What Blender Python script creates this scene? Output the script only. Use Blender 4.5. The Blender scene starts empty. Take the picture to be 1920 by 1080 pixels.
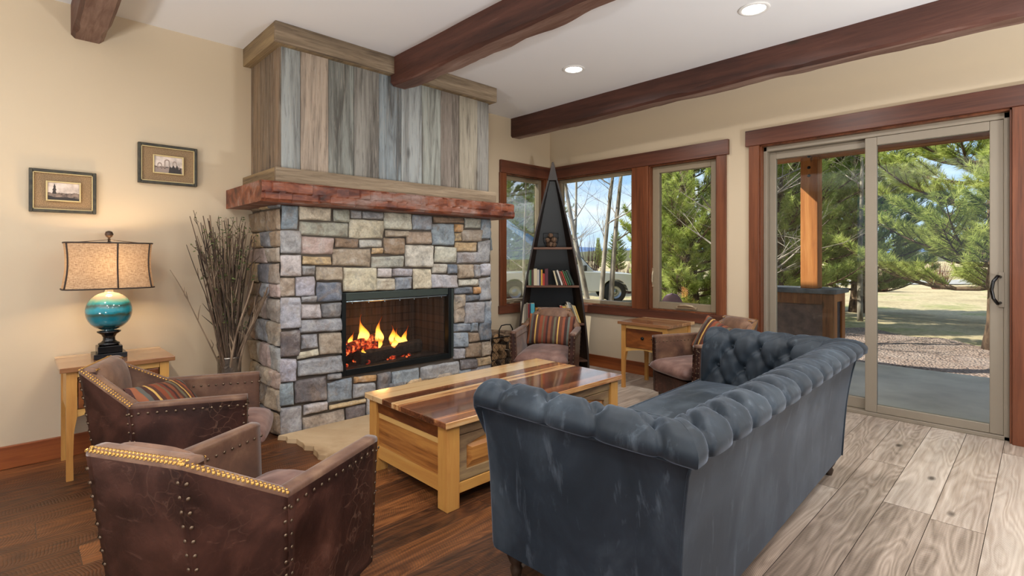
import bpy, bmesh, math, random
import numpy as np
from mathutils import Vector, Matrix, noise
SC = bpy.context.scene
C = SC.collection
PI = math.pi

# ------------------------------------------------------------ camera, sky, sun, exposure
cam_d = bpy.data.cameras.new('camera')
cam_d.sensor_width = 36.0
cam_d.lens = 966.4 / 1920 * 36
cam_d.shift_y = -58 / 1920
cam_d.clip_start = 0.05
cam_d.clip_end = 2000
cam = bpy.data.objects.new('camera', cam_d)
C.objects.link(cam)
cam.location = (-4.61, -4.10, 1.20)
cam.rotation_euler = (math.radians(90), 0, math.radians(-44.14))
SC.camera = cam
SC.view_settings.view_transform = 'Standard'
SC.view_settings.look = 'None'
SC.view_settings.gamma = 1.0
SC.view_settings.use_curve_mapping = False
SC.view_settings.exposure = 0.55
SC.cycles.use_denoising = True
SC.cycles.max_bounces = 10
SC.cycles.diffuse_bounces = 5
SC.cycles.glossy_bounces = 4
SC.cycles.transparent_max_bounces = 24
SC.cycles.transmission_bounces = 6
SC.cycles.caustics_reflective = False
SC.cycles.caustics_refractive = False
SC.cycles.sample_clamp_indirect = 6.0

W = bpy.data.worlds.new('sky')
SC.world = W
W.use_nodes = True
wt = W.node_tree
wt.nodes.clear()
def wn(t): return wt.nodes.new(t)
w_out = wn('ShaderNodeOutputWorld'); w_bg = wn('ShaderNodeBackground')
w_tc = wn('ShaderNodeTexCoord'); w_sep = wn('ShaderNodeSeparateXYZ')
w_r = wn('ShaderNodeValToRGB'); w_n = wn('ShaderNodeTexNoise'); w_map = wn('ShaderNodeMapping')
w_cr = wn('ShaderNodeValToRGB'); w_mx = wn('ShaderNodeMixRGB')
wt.links.new(w_tc.outputs['Generated'], w_sep.inputs[0])
wt.links.new(w_sep.outputs['Z'], w_r.inputs[0])
e = w_r.color_ramp.elements
e[0].position = 0.0; e[0].color = (0.52, 0.68, 0.86, 1)
e[1].position = 0.75; e[1].color = (0.10, 0.26, 0.62, 1)
e2 = e.new(0.22); e2.color = (0.24, 0.46, 0.80, 1)
w_map.inputs['Scale'].default_value = (1.6, 1.6, 5.5)
w_map.inputs['Location'].default_value = (0.7, 1.3, 0.35)
wt.links.new(w_tc.outputs['Generated'], w_map.inputs[0])
wt.links.new(w_map.outputs[0], w_n.inputs['Vector'])
w_n.inputs['Scale'].default_value = 1.9; w_n.inputs['Detail'].default_value = 6; w_n.inputs['Roughness'].default_value = 0.58
wt.links.new(w_n.outputs['Fac'], w_cr.inputs[0])
w_cr.color_ramp.elements[0].position = 0.41; w_cr.color_ramp.elements[0].color = (0, 0, 0, 1)
w_cr.color_ramp.elements[1].position = 0.66; w_cr.color_ramp.elements[1].color = (1, 1, 1, 1)
wt.links.new(w_cr.outputs[0], w_mx.inputs[0])
wt.links.new(w_r.outputs[0], w_mx.inputs[1])
w_mx.inputs[2].default_value = (0.86, 0.89, 0.93, 1)
wt.links.new(w_mx.outputs[0], w_bg.inputs['Color'])
w_bg.inputs['Strength'].default_value = 1.0
wt.links.new(w_bg.outputs[0], w_out.inputs['Surface'])

sun_d = bpy.data.lights.new('sun', 'SUN')
sun_d.energy = 6.2
sun_d.angle = math.radians(0.7)
sun_d.color = (1.0, 0.93, 0.80)
sun = bpy.data.objects.new('sun', sun_d)
C.objects.link(sun)
sun.rotation_euler = Vector((0.85, -1.0, -1.18)).to_track_quat('-Z', 'Y').to_euler()

# recessed ceiling lamps: grid positions of the room (x, y); the first two are in view
LAMP_SPOTS = [(-1.33, -1.44), (-1.33, -2.86), (-1.33, -4.30), (-3.20, -4.60), (-3.25, -2.95), (-5.05, -1.6), (-5.05, -3.2), (-5.05, -4.8)]
LAMP_W = 10.0
# added fill lights, bounced off the ceiling behind the camera (x, y, watts)
FILL_UPLIGHTS = [(-6.3, -5.6, 128.0), (-2.2, -6.0, 128.0), (-7.0, -2.6, 92.0)]

# ------------------------------------------------------------ helpers
def lin(h):
    h = h.lstrip('#')
    out = []
    for i in (0, 2, 4):
        c = int(h[i:i+2], 16) / 255
        out.append(c / 12.92 if c <= 0.04045 else ((c + 0.055) / 1.055) ** 2.4)
    return tuple(out) + (1.0,)

class NT:
    """tiny node-tree writer"""
    def __init__(s, name):
        s.m = bpy.data.materials.new(name); s.m.use_nodes = True
        s.t = s.m.node_tree; s.t.nodes.clear()
        s.out = s.n('ShaderNodeOutputMaterial')
    def n(s, typ, **kw):
        nd = s.t.nodes.new(typ)
        for k, v in kw.items():
            if k.startswith('_'): setattr(nd, k[1:], v)
            else: s.put(nd, k, v)
        return nd
    def put(s, nd, k, v):
        k = k.replace('__', ' ')
        sock = nd.inputs[int(k[1:])] if (k[0] == 'i' and k[1:].isdigit()) else nd.inputs[k]
        if isinstance(v, bpy.types.NodeSocket): s.t.links.new(v, sock)
        elif isinstance(v, bpy.types.Node): s.t.links.new(v.outputs[0], sock)
        else: sock.default_value = v
    def math(s, op, a, b=0.0, c=None):
        nd = s.n('ShaderNodeMath', _operation=op); s.put(nd, 'i0', a); s.put(nd, 'i1', b)
        if c is not None: s.put(nd, 'i2', c)
        return nd.outputs[0]
    def ramp(s, fac, stops, interp='LINEAR'):
        nd = s.n('ShaderNodeValToRGB'); s.put(nd, 'Fac', fac)
        cr = nd.color_ramp; cr.interpolation = interp
        while len(cr.elements) < len(stops): cr.elements.new(0.5)
        for el, (p, c) in zip(cr.elements, stops):
            el.position = p
            el.color = lin(c) if isinstance(c, str) else ((c, c, c, 1) if isinstance(c, (int, float)) else c)
        return nd.outputs[0]
    def mix(s, fac, a, b, mode='MIX'):
        nd = s.n('ShaderNodeMixRGB', _blend_type=mode); s.put(nd, 'i0', fac)
        for k, v in (('i1', a), ('i2', b)): s.put(nd, k, lin(v) if isinstance(v, str) else v)
        return nd.outputs[0]
    def coord(s, kind='Object', scale=(1, 1, 1), loc=(0, 0, 0), rot=(0, 0, 0)):
        tc = s.n('ShaderNodeTexCoord')
        return s.n('ShaderNodeMapping', Vector=tc.outputs[kind], Scale=scale, Location=loc, Rotation=rot).outputs[0]
    def noise(s, vec, scale=5, detail=4, rough=0.55, dist=0.0):
        return s.n('ShaderNodeTexNoise', Vector=vec, Scale=scale, Detail=detail, Roughness=rough, Distortion=dist).outputs['Fac']
    def attr(s, name):
        return s.n('ShaderNodeAttribute', _attribute_name=name).outputs['Color']
    def bump(s, h, strength=0.3, dist=0.01):
        return s.n('ShaderNodeBump', Height=h, Strength=strength, Distance=dist).outputs[0]
    def bsdf(s, color, rough=0.6, metal=0.0, normal=None, **kw):
        b = s.n('ShaderNodeBsdfPrincipled')
        s.put(b, 'Base Color', lin(color) if isinstance(color, str) else color)
        s.put(b, 'Roughness', rough); s.put(b, 'Metallic', metal)
        if normal is not None: s.put(b, 'Normal', normal)
        for k, v in kw.items(): s.put(b, k.replace('_', ' '), v)
        s.t.links.new(b.outputs[0], s.out.inputs[0])
        s.b = b
        return s.m

def flat(name, color, rough=0.6, metal=0.0, **kw):
    return NT(name).bsdf(color, rough, metal, **kw)

def noisy(name, c0, c1, scale=8, rough=0.7, bump=0.15, stretch=(1, 1, 1), metal=0.0, lo=0.35, hi=0.65, detail=5, bscale=None, **kw):
    m = NT(name); v = m.coord(scale=stretch)
    n = m.noise(v, scale, detail)
    nb = m.noise(v, bscale or scale * 4, 4)
    return m.bsdf(m.ramp(n, [(lo, c0), (hi, c1)]), rough, metal, m.bump(nb, bump, 0.01) if bump else None, **kw)

AX = {'x': ('X', 'Y', 'Z'), 'y': ('Y', 'X', 'Z'), 'z': ('Z', 'X', 'Y')}
def wood(name, cols, axis='x', plank=None, along=1.6, across=18, rough=0.5, bump=0.2, coord='Object', saw=0.0, sawscale=55, spread=0.5, third=None, knots=True, seam=0.0, plank2=None, **kw):
    """streaky timber: grain runs along one axis, each plank of the given width gets its own draw"""
    m = NT(name); tc = m.n('ShaderNodeTexCoord')
    sp = m.n('ShaderNodeSeparateXYZ', Vector=tc.outputs[coord])
    a, b, c = (sp.outputs[k] for k in AX[axis])
    if third: b, c = c, b
    if plank:
        q = m.math('DIVIDE', b, plank); pid = m.math('FLOOR', q)
        rnd = m.n('ShaderNodeTexWhiteNoise', _noise_dimensions='1D', W=pid).outputs['Value']
    else:
        pid = 0.0; rnd = m.math('ADD', 0.5, 0.0)
    x = m.math('ADD', m.math('MULTIPLY', a, along), m.math('MULTIPLY', rnd, 37.0))
    y = m.math('MULTIPLY', b, across); z = m.math('ADD', m.math('MULTIPLY', c, across), m.math('MULTIPLY', rnd, 19.0))
    v = m.n('ShaderNodeCombineXYZ', X=x, Y=y, Z=z).outputs[0]
    n1 = m.noise(v, 0.55, 3, 0.5, 0.6)
    n2 = m.noise(v, 2.6, 6, 0.65, 0.9)
    f = m.math('ADD', m.math('MULTIPLY', n1, 0.62), m.math('MULTIPLY', n2, 0.38))
    if plank: f = m.math('ADD', f, m.math('MULTIPLY', m.math('SUBTRACT', rnd, 0.5), spread))
    st = [(0.5 + (p - 0.5) * 0.62, k) for p, k in cols]
    col = m.ramp(f, st)
    if knots:
        kn = m.n('ShaderNodeTexVoronoi', Vector=m.n('ShaderNodeCombineXYZ', X=m.math('MULTIPLY', a, 1.6), Y=m.math('MULTIPLY', b, 5.0), Z=m.math('MULTIPLY', c, 5.0)).outputs[0], Scale=0.9).outputs['Distance']
        kf = m.ramp(kn, [(0.035, 0.75), (0.09, 0.0)])
        col = m.mix(kf, col, (0.03, 0.018, 0.01, 1))
    h = n2
    if saw:
        wv = m.n('ShaderNodeTexWave', _wave_type='BANDS', _bands_direction='X', Vector=m.n('ShaderNodeCombineXYZ', X=m.math('ADD', a, m.math('MULTIPLY', m.noise(tc.outputs[coord], 1.4, 2), 0.35)), Y=b, Z=c).outputs[0], Scale=sawscale, Distortion=2.2, Detail=2).outputs['Fac']
        col = m.mix(m.math('MULTIPLY', wv, saw), col, (0.02, 0.012, 0.008, 1))
        h = m.math('ADD', n2, m.math('MULTIPLY', wv, 0.5))
    if plank and seam:
        fr = m.math('FRACT', q)
        e0 = m.math('LESS_THAN', fr, seam)
        col = m.mix(e0, col, (0.012, 0.008, 0.006, 1))
    return m.bsdf(col, rough, 0.0, m.bump(h, bump, 0.006), **kw)

class MB:
    """collects faces, builds one mesh"""
    def __init__(s): s.v = []; s.f = []; s.mi = []; s.c = []; s.cur = 0; s.col = (1, 1, 1, 1)
    def add(s, vs, fs, mi=None):
        o = len(s.v); s.v.extend([tuple(p) for p in vs])
        for q in fs:
            s.f.append(tuple(i + o for i in q)); s.mi.append(s.cur if mi is None else mi)
        s.c.extend([s.col] * len(vs)); return o
    def hexa(s, b, t, mi=None):
        """b, t: four bottom and four top points, counter-clockwise from above"""
        s.add(list(b) + list(t), [(3, 2, 1, 0), (4, 5, 6, 7), (0, 1, 5, 4), (1, 2, 6, 5), (2, 3, 7, 6), (3, 0, 4, 7)], mi)
    def box(s, x0, y0, z0, x1, y1, z1, mi=None):
        x0, x1 = min(x0, x1), max(x0, x1); y0, y1 = min(y0, y1), max(y0, y1); z0, z1 = min(z0, z1), max(z0, z1)
        s.hexa([(x0, y0, z0), (x1, y0, z0), (x1, y1, z0), (x0, y1, z0)], [(x0, y0, z1), (x1, y0, z1), (x1, y1, z1), (x0, y1, z1)], mi)
    def tube(s, pts, rad, n=8, mi=None, caps=True):
        pts = [Vector(p) for p in pts]
        if not hasattr(rad, '__len__'): rad = [rad] * len(pts)
        vs = []; up = None
        for i, p in enumerate(pts):
            d = (pts[min(i + 1, len(pts) - 1)] - pts[max(i - 1, 0)])
            d = d.normalized() if d.length > 1e-9 else Vector((0, 0, 1))
            if up is None:
                up = Vector((0, 0, 1)) if abs(d.z) < 0.9 else Vector((1, 0, 0))
            a = d.cross(up); a = a.normalized() if a.length > 1e-6 else Vector((1, 0, 0))
            b = a.cross(d).normalized(); up = b
            for k in range(n):
                t = 2 * PI * k / n
                vs.append(p + (a * math.cos(t) + b * math.sin(t)) * rad[i])
        fs = []
        for i in range(len(pts) - 1):
            for k in range(n):
                k2 = (k + 1) % n
                fs.append((i * n + k2, i * n + k, (i + 1) * n + k, (i + 1) * n + k2))
        if caps:
            fs.append(tuple(range(n))); fs.append(tuple(range((len(pts) - 1) * n, len(pts) * n))[::-1])
        s.add(vs, fs, mi)
    def lathe(s, prof, n=24, cx=0, cy=0, mi=None, sx=1.0, sy=1.0, shape=None, caps=True):
        vs = []
        for r, z in prof:
            for k in range(n):
                t = 2 * PI * k / n
                q = shape(t) if shape else 1.0
                vs.append((cx + r * q * math.cos(t) * sx, cy + r * q * math.sin(t) * sy, z))
        fs = []
        for i in range(len(prof) - 1):
            for k in range(n):
                k2 = (k + 1) % n
                fs.append((i * n + k, i * n + k2, (i + 1) * n + k2, (i + 1) * n + k))
        if caps:
            fs.append(tuple(range(n))[::-1]); fs.append(tuple(range((len(prof) - 1) * n, len(prof) * n)))
        s.add(vs, fs, mi)
    def grid(s, fn, nu, nv, mi=None, closed_u=False):
        vs = [fn(i / nu, j / nv) for i in range(nu + (0 if closed_u else 1)) for j in range(nv + 1)]
        fs = []; w = nv + 1; cnt = nu if closed_u else nu + 1
        for i in range(nu):
            i2 = (i + 1) % cnt
            for j in range(nv):
                fs.append((i * w + j, i2 * w + j, i2 * w + j + 1, i * w + j + 1))
        s.add(vs, fs, mi)
    def dome(s, p, nrm, r, h=0.5, n=6, mi=None):
        nrm = Vector(nrm).normalized(); a = nrm.orthogonal().normalized(); b = nrm.cross(a); p = Vector(p)
        vs = []
        for rr, hh in ((1, 0), (0.75, 0.6)):
            for k in range(n):
                t = 2 * PI * k / n
                vs.append(p + (a * math.cos(t) + b * math.sin(t)) * r * rr + nrm * r * h * hh)
        vs.append(p + nrm * r * h)
        fs = []
        for k in range(n):
            k2 = (k + 1) % n
            fs.append((k, k2, n + k2, n + k)); fs.append((n + k, n + k2, 2 * n))
        s.add(vs, fs, mi)
    def ball(s, c, r, n=10, m=7, mi=None, sc=(1, 1, 1)):
        vs = []
        for i in range(m + 1):
            ph = PI * i / m
            for k in range(n):
                t = 2 * PI * k / n
                vs.append((c[0] + r * sc[0] * math.sin(ph) * math.cos(t), c[1] + r * sc[1] * math.sin(ph) * math.sin(t), c[2] + r * sc[2] * math.cos(ph)))
        fs = []
        for i in range(m):
            for k in range(n):
                k2 = (k + 1) % n
                fs.append((i * n + k, (i + 1) * n + k, (i + 1) * n + k2, i * n + k2))
        s.add(vs, fs, mi)
    def build(s, name, mats, parent=None, loc=(0, 0, 0), smooth=False, bevel=0.0, segs=2, sub=0, attr=False, recalc=True, weld=False):
        me = bpy.data.meshes.new(name)
        me.from_pydata(s.v, [], s.f)
        if not isinstance(mats, (list, tuple)): mats = [mats]
        for m in mats: me.materials.append(m)
        me.polygons.foreach_set('material_index', s.mi)
        if attr:
            ca = me.color_attributes.new('tint', 'FLOAT_COLOR', 'POINT')
            ca.data.foreach_set('color', np.array(s.c, dtype=np.float32).ravel())
        if recalc or weld:
            bm = bmesh.new(); bm.from_mesh(me)
            if weld: bmesh.ops.remove_doubles(bm, verts=bm.verts, dist=1e-5)
            bmesh.ops.recalc_face_normals(bm, faces=bm.faces)
            bm.to_mesh(me); bm.free()
        if smooth: me.polygons.foreach_set('use_smooth', [True] * len(me.polygons))
        me.update()
        o = bpy.data.objects.new(name, me); C.objects.link(o)
        o.location = loc
        if parent: o.parent = parent
        if bevel:
            b = o.modifiers.new('bevel', 'BEVEL'); b.width = bevel; b.segments = segs; b.limit_method = 'ANGLE'; b.angle_limit = math.radians(40)
            b.harden_normals = False
        if sub:
            q = o.modifiers.new('sub', 'SUBSURF'); q.levels = sub; q.render_levels = sub
        return o

def thing(name, label, cat, loc=(0, 0, 0), rz=0.0, group=None):
    o = bpy.data.objects.new(name, None); C.objects.link(o)
    o.location = loc; o.rotation_euler = (0, 0, rz); o.empty_display_size = 0.1
    o['label'] = label; o['category'] = cat
    if group: o['group'] = group
    return o
def tag(o, label, cat, group=None, kind=None):
    o['label'] = label; o['category'] = cat
    if group: o['group'] = group
    if kind: o['kind'] = kind
    return o
def struct(o, label, cat):
    o['kind'] = 'structure'; o['label'] = label; o['category'] = cat
    return o
def copy_tree(o, parent=None):
    c = o.copy(); C.objects.link(c)
    if parent is not None: c.parent = parent
    for ch in list(o.children): copy_tree(ch, c)
    return c
def fbm(p, s=1.0, oct=3):
    v = 0; a = 1
    for i in range(oct):
        v += a * noise.noise(Vector(p) * s * (2 ** i)); a *= 0.5
    return v

# ------------------------------------------------------------ materials
M = {}
def wallpaint(name, c):
    m = NT(name); v = m.coord(scale=(1, 1, 1))
    return m.bsdf(c, 0.75, 0, m.bump(m.noise(v, 260, 3), 0.12, 0.002))
M['wall'] = wallpaint('wall_paint', '#c9b79c')
M['ceil'] = wallpaint('ceiling_paint', '#e9e8e8')
M['trim'] = wood('fir_trim', [(0.2, '#3c2018'), (0.5, '#623625'), (0.8, '#7c4a34')], 'x', along=1.2, across=26, rough=0.38, bump=0.08, knots=False)
M['trim_y'] = wood('fir_trim_y', [(0.2, '#351c15'), (0.5, '#573022'), (0.8, '#704230')], 'y', along=1.2, across=26, rough=0.38, bump=0.08, knots=False)
M['trim_z'] = wood('fir_trim_z', [(0.2, '#43220f'), (0.5, '#6c3a20'), (0.8, '#885030')], 'z', along=1.2, across=26, rough=0.38, bump=0.08, knots=False)
M['base_x'] = wood('baseboard_wood', [(0.2, '#5a2a14'), (0.5, '#84441f'), (0.8, '#a05a2c')], 'x', along=1.0, across=20, rough=0.42, bump=0.05)
M['base_y'] = wood('baseboard_wood_y', [(0.2, '#5a2a14'), (0.5, '#84441f'), (0.8, '#a05a2c')], 'y', along=1.0, across=20, rough=0.42, bump=0.05)
M['beam'] = wood('hewn_beam', [(0.15, '#20100b'), (0.42, '#41231a'), (0.68, '#5a3529'), (0.92, '#85695e')], 'y', along=1.1, across=12, rough=0.6, bump=0.55)
M['beam_worn_lit'] = wood('worn_lit_arris', [(0.15, '#3a241c'), (0.42, '#66483c'), (0.68, '#8a7064'), (0.92, '#a8948a')], 'y', along=1.4, across=14, rough=0.65, bump=0.5)  # paler underside and right chamfer: worn edges plus light painted into the colour
M['sash'] = flat('tan_sash', '#8c7d66', 0.45)
M['doorframe'] = flat('tan_door_vinyl', '#8d8272', 0.42)

def floor_mat():
    m = NT('sawn_plank_floor'); tc = m.n('ShaderNodeTexCoord'); oc = tc.outputs['Object']
    sp = m.n('ShaderNodeSeparateXYZ', Vector=oc); x, y = sp.outputs['X'], sp.outputs['Y']
    PW = 0.187
    q = m.math('DIVIDE', y, PW); row = m.math('FLOOR', q); fr = m.math('FRACT', q)
    r1 = m.n('ShaderNodeTexWhiteNoise', _noise_dimensions='1D', W=row).outputs['Value']
    qx = m.math('ADD', m.math('DIVIDE', x, 1.75), m.math('MULTIPLY', r1, 5.0))
    colx = m.math('FLOOR', qx); frx = m.math('FRACT', qx)
    pid = m.math('ADD', m.math('MULTIPLY', row, 17.31), colx)
    r2 = m.n('ShaderNodeTexWhiteNoise', _noise_dimensions='1D', W=pid).outputs['Value']
    off = m.math('MULTIPLY', r2, 40.0)
    # cathedral grain: rings stretched along the plank
    gv = m.n('ShaderNodeCombineXYZ', X=m.math('ADD', m.math('MULTIPLY', x, 1.1), off), Y=m.math('MULTIPLY', y, 7.5), Z=off).outputs[0]
    g0 = m.noise(gv, 0.9, 2, 0.5, 0.3)
    rings = m.math('FRACT', m.math('MULTIPLY', g0, 15.0))
    rings = m.math('ABSOLUTE', m.math('SUBTRACT', rings, 0.5))
    g1 = m.noise(m.n('ShaderNodeCombineXYZ', X=m.math('ADD', m.math('MULTIPLY', x, 2.2), off), Y=m.math('MULTIPLY', y, 60.0), Z=off).outputs[0], 1.0, 5, 0.6)
    # curved saw marks across the planks
    bend = m.math('MULTIPLY', m.math('POWER', m.math('SUBTRACT', fr, m.math('MULTIPLY', r2, 1.2)), 2.0), 0.10)
    sv = m.n('ShaderNodeCombineXYZ', X=m.math('ADD', m.math('ADD', x, bend), m.math('MULTIPLY', m.noise(gv, 1.2, 1), 0.05)), Y=0.0, Z=0.0).outputs[0]
    saw = m.math('POWER', m.n('ShaderNodeTexWave', _wave_type='BANDS', _bands_direction='X', Vector=sv, Scale=26.0, Distortion=1.2, Detail=1.0).outputs['Fac'], 2.2)
    sawm = m.math('MULTIPLY', saw, m.ramp(m.noise(gv, 1.6, 2), [(0.38, 0.15), (0.6, 1.0)]))
    f = m.math('ADD', m.math('MULTIPLY', g1, 0.5), m.math('ADD', m.math('MULTIPLY', rings, 0.28), m.math('ADD', m.math('MULTIPLY', r2, 0.26), 0.05)))
    col = m.ramp(f, [(0.30, '#46301f'), (0.5, '#6e5239'), (0.68, '#8b6d50'), (0.9, '#a08467')])
    # boards turn paler towards the window side, red-brown on the room side
    pale_mix = m.n('ShaderNodeMapRange', Value=m.math('ADD', x, m.math('ADD', m.math('MULTIPLY', y, -0.62), m.math('MULTIPLY', m.noise(oc, 0.9, 2), 0.7))), i1=-1.15, i2=0.75).outputs[0]
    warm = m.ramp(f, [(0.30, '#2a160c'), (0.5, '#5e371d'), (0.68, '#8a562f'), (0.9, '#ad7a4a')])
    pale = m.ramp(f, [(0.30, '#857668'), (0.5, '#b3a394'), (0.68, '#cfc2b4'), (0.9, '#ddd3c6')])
    col = m.mix(pale_mix, warm, pale)
    col = m.mix(m.math('MULTIPLY', sawm, 0.5), col, (0.035, 0.02, 0.012, 1))
    kn = m.n('ShaderNodeTexVoronoi', Vector=m.n('ShaderNodeCombineXYZ', X=m.math('MULTIPLY', x, 1.5), Y=m.math('MULTIPLY', y, 3.4), Z=0.0).outputs[0], Scale=1.0).outputs['Distance']
    col = m.mix(m.ramp(kn, [(0.03, 0.85), (0.075, 0.0)]), col, (0.03, 0.02, 0.014, 1))
    sm = m.math('MAXIMUM', m.math('LESS_THAN', fr, 0.014), m.math('LESS_THAN', frx, 0.0016))
    col = m.mix(sm, col, (0.03, 0.018, 0.012, 1))
    h = m.math('SUBTRACT', m.math('ADD', m.math('MULTIPLY', g1, 0.35), m.math('MULTIPLY', rings, 0.25)), m.math('ADD', m.math('MULTIPLY', sawm, 0.5), sm))
    return m.bsdf(col, m.math('ADD', 0.36, m.math('MULTIPLY', g1, 0.16)), 0, m.bump(h, 0.35, 0.004))
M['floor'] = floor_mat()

def tinted(name, rough=0.8, scale=14, amt=0.55, bump=0.6, coord='Object', stretch=(1, 1, 1), dark=(0.02, 0.018, 0.016, 1), light=(0.62, 0.60, 0.56, 1), **kw):
    """base colour from the 'tint' attribute, broken up by noise"""
    m = NT(name); v = m.coord(coord, scale=stretch); a = m.attr('tint')
    n1 = m.noise(v, scale, 6, 0.65, 0.4); n2 = m.noise(v, scale * 5, 5, 0.7)
    c = m.mix(m.ramp(n1, [(0.30, amt), (0.50, 0.0)]), a, dark, 'MIX')
    c = m.mix(m.ramp(n1, [(0.53, 0.0), (0.70, amt * 0.9)]), c, light)
    vd = m.n('ShaderNodeTexNoise', Vector=v, Scale=3.5, Detail=6.0, Roughness=0.7, Distortion=1.6).outputs['Fac']
    c = m.mix(m.ramp(vd, [(0.40, 0.35), (0.48, 0.0)]), c, (0.30, 0.21, 0.14, 1))
    c = m.mix(m.ramp(vd, [(0.56, 0.0), (0.66, 0.4)]), c, (0.20, 0.23, 0.27, 1))
    c = m.mix(m.ramp(n2, [(0.3, 0.35), (0.6, 0.0)]), c, dark)
    return m.bsdf(c, rough, 0, m.bump(m.math('ADD', n1, m.math('MULTIPLY', n2, 0.5)), bump, 0.012), **kw)
M['stone'] = tinted('field_stone', scale=11, amt=0.5, bump=0.9)
def barn():
    m = NT('weathered_barn_board'); tc = m.n('ShaderNodeTexCoord'); a = m.attr('tint')
    sp = m.n('ShaderNodeSeparateXYZ', Vector=tc.outputs['Object'])
    sa = m.n('ShaderNodeSeparateColor', Color=a)
    off = m.math('MULTIPLY', m.math('ADD', sa.outputs[0], sa.outputs[2]), 61.0)
    v = m.n('ShaderNodeCombineXYZ', X=m.math('MULTIPLY', sp.outputs['X'], 26), Y=m.math('MULTIPLY', sp.outputs['Y'], 26), Z=m.math('ADD', m.math('MULTIPLY', sp.outputs['Z'], 1.6), off)).outputs[0]
    n1 = m.noise(v, 0.5, 4, 0.6, 1.1); n2 = m.noise(v, 3.0, 6, 0.7, 0.6)
    c = m.mix(m.ramp(n1, [(0.34, 0.75), (0.56, 0.0)]), a, (0.045, 0.035, 0.028, 1))
    c = m.mix(m.ramp(n2, [(0.52, 0.0), (0.72, 0.55)]), c, (0.42, 0.38, 0.32, 1))
    c = m.mix(m.ramp(n2, [(0.3, 0.6), (0.46, 0.0)]), c, (0.03, 0.022, 0.018, 1))
    kn = m.n('ShaderNodeTexVoronoi', Vector=m.n('ShaderNodeCombineXYZ', X=m.math('MULTIPLY', sp.outputs['X'], 4.0), Y=m.math('MULTIPLY', sp.outputs['Y'], 4.0), Z=m.math('MULTIPLY', sp.outputs['Z'], 1.7)).outputs[0], Scale=1.2).outputs['Distance']
    c = m.mix(m.ramp(kn, [(0.05, 0.9), (0.14, 0.0)]), c, (0.025, 0.018, 0.014, 1))
    return m.bsdf(c, 0.85, 0, m.bump(m.math('ADD', n2, m.math('MULTIPLY', n1, 0.6)), 0.6, 0.008))
M['barn'] = barn()
M['barnx'] = wood('weathered_rail', [(0.15, '#3c3026'), (0.45, '#7b6a56'), (0.75, '#a4927a')], 'x', along=1.6, across=24, rough=0.85, bump=0.4, knots=False)
M['barny'] = wood('weathered_rail_y', [(0.15, '#3c2f22'), (0.45, '#7b674c'), (0.75, '#9c8561')], 'y', along=1.6, across=24, rough=0.85, bump=0.4, knots=False)
def mantel_mat():
    m = NT('hewn_mantel'); v = m.coord(scale=(3.2, 9, 9)); n1 = m.noise(v, 1.0, 4, 0.6, 0.4)
    n2 = m.noise(m.coord(scale=(3, 30, 30)), 1.5, 5, 0.6)
    c = m.ramp(n1, [(0.3, '#33170f'), (0.40, '#5c2c1e'), (0.50, '#84492f'), (0.60, '#876a60'), (0.74, '#a08c86')])
    c = m.mix(m.ramp(n2, [(0.3, 0.5), (0.5, 0.0)]), c, (0.05, 0.018, 0.012, 1))
    return m.bsdf(c, 0.48, 0, m.bump(n2, 0.3, 0.008))
M['mantel'] = mantel_mat()
M['steel'] = flat('black_steel', '#1d2326', 0.38, 0.6)
M['steelgrey'] = flat('grey_steel', '#4b5655', 0.35, 0.7)
M['soot'] = noisy('sooty_brick', '#171210', '#3c2c22', 9, 0.9, 0.3)
M['brick'] = None
def brick_mat():
    m = NT('firebrick'); v = m.coord(scale=(1, 1, 1), rot=(math.radians(90), 0, 0))
    b = m.n('ShaderNodeTexBrick', Vector=v, Color1=lin('#43322a'), Color2=lin('#2c221d'), Mortar=lin('#1c1613'), Scale=1.0)
    b.inputs['Mortar Size'].default_value = 0.006; b.inputs['Brick Width'].default_value = 0.2; b.inputs['Row Height'].default_value = 0.07
    return m.bsdf(b.outputs['Color'], 0.9, 0, m.bump(m.noise(v, 40, 3), 0.2))
M['brick'] = brick_mat()
def hearth_mat():
    m = NT('sandstone_slab'); v = m.coord(); n = m.noise(v, 1.6, 6, 0.6, 1.2); n2 = m.noise(v, 22, 4)
    c = m.ramp(n, [(0.32, '#8d7150'), (0.5, '#b49a78'), (0.66, '#c6ae8c'), (0.8, '#a38460')])
    return m.bsdf(c, 0.7, 0, m.bump(m.math('ADD', m.math('MULTIPLY', n, 2.0), n2), 0.3, 0.01))
M['hearth'] = hearth_mat()
SH = [(0.1, '#3f1f12'), (0.32, '#6d3c20'), (0.5, '#94592f'), (0.62, '#c08a4e'), (0.8, '#d6ad74'), (1.0, '#dcc08c')]
SHB = [(0.0, '#5c3319'), (0.16, '#9a6230'), (0.36, '#bd8545'), (0.62, '#c9964f'), (0.9, '#d5ac6a')]
SHT = [(0.10, '#54301f'), (0.32, '#7d4c30'), (0.50, '#9c6540'), (0.57, '#c4935f'), (0.72, '#d8b788')]
M['shx'] = wood('rosewood_x', SHT, 'x', plank=0.095, along=0.9, across=14, rough=0.13, bump=0.02, Coat_Weight=0.6, Coat_Roughness=0.06, spread=0.42, knots=False, seam=0.012)
M['shet'] = wood('rosewood_tan_top', [(0.1, '#7a5036'), (0.35, '#a0714b'), (0.55, '#bd8f62'), (0.75, '#d6b084')], 'x', plank=0.08, along=0.9, across=14, rough=0.16, bump=0.02, spread=0.4, knots=False, Coat_Weight=0.5, Coat_Roughness=0.08)
M['shy'] = wood('rosewood_y', SHT, 'y', plank=0.095, along=0.9, across=14, rough=0.2, bump=0.03, spread=0.42, knots=False, seam=0.012)
M['shz'] = wood('rosewood_z', SHB, 'z', along=1.6, across=18, rough=0.4, bump=0.06, spread=0.3, knots=False)
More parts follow.
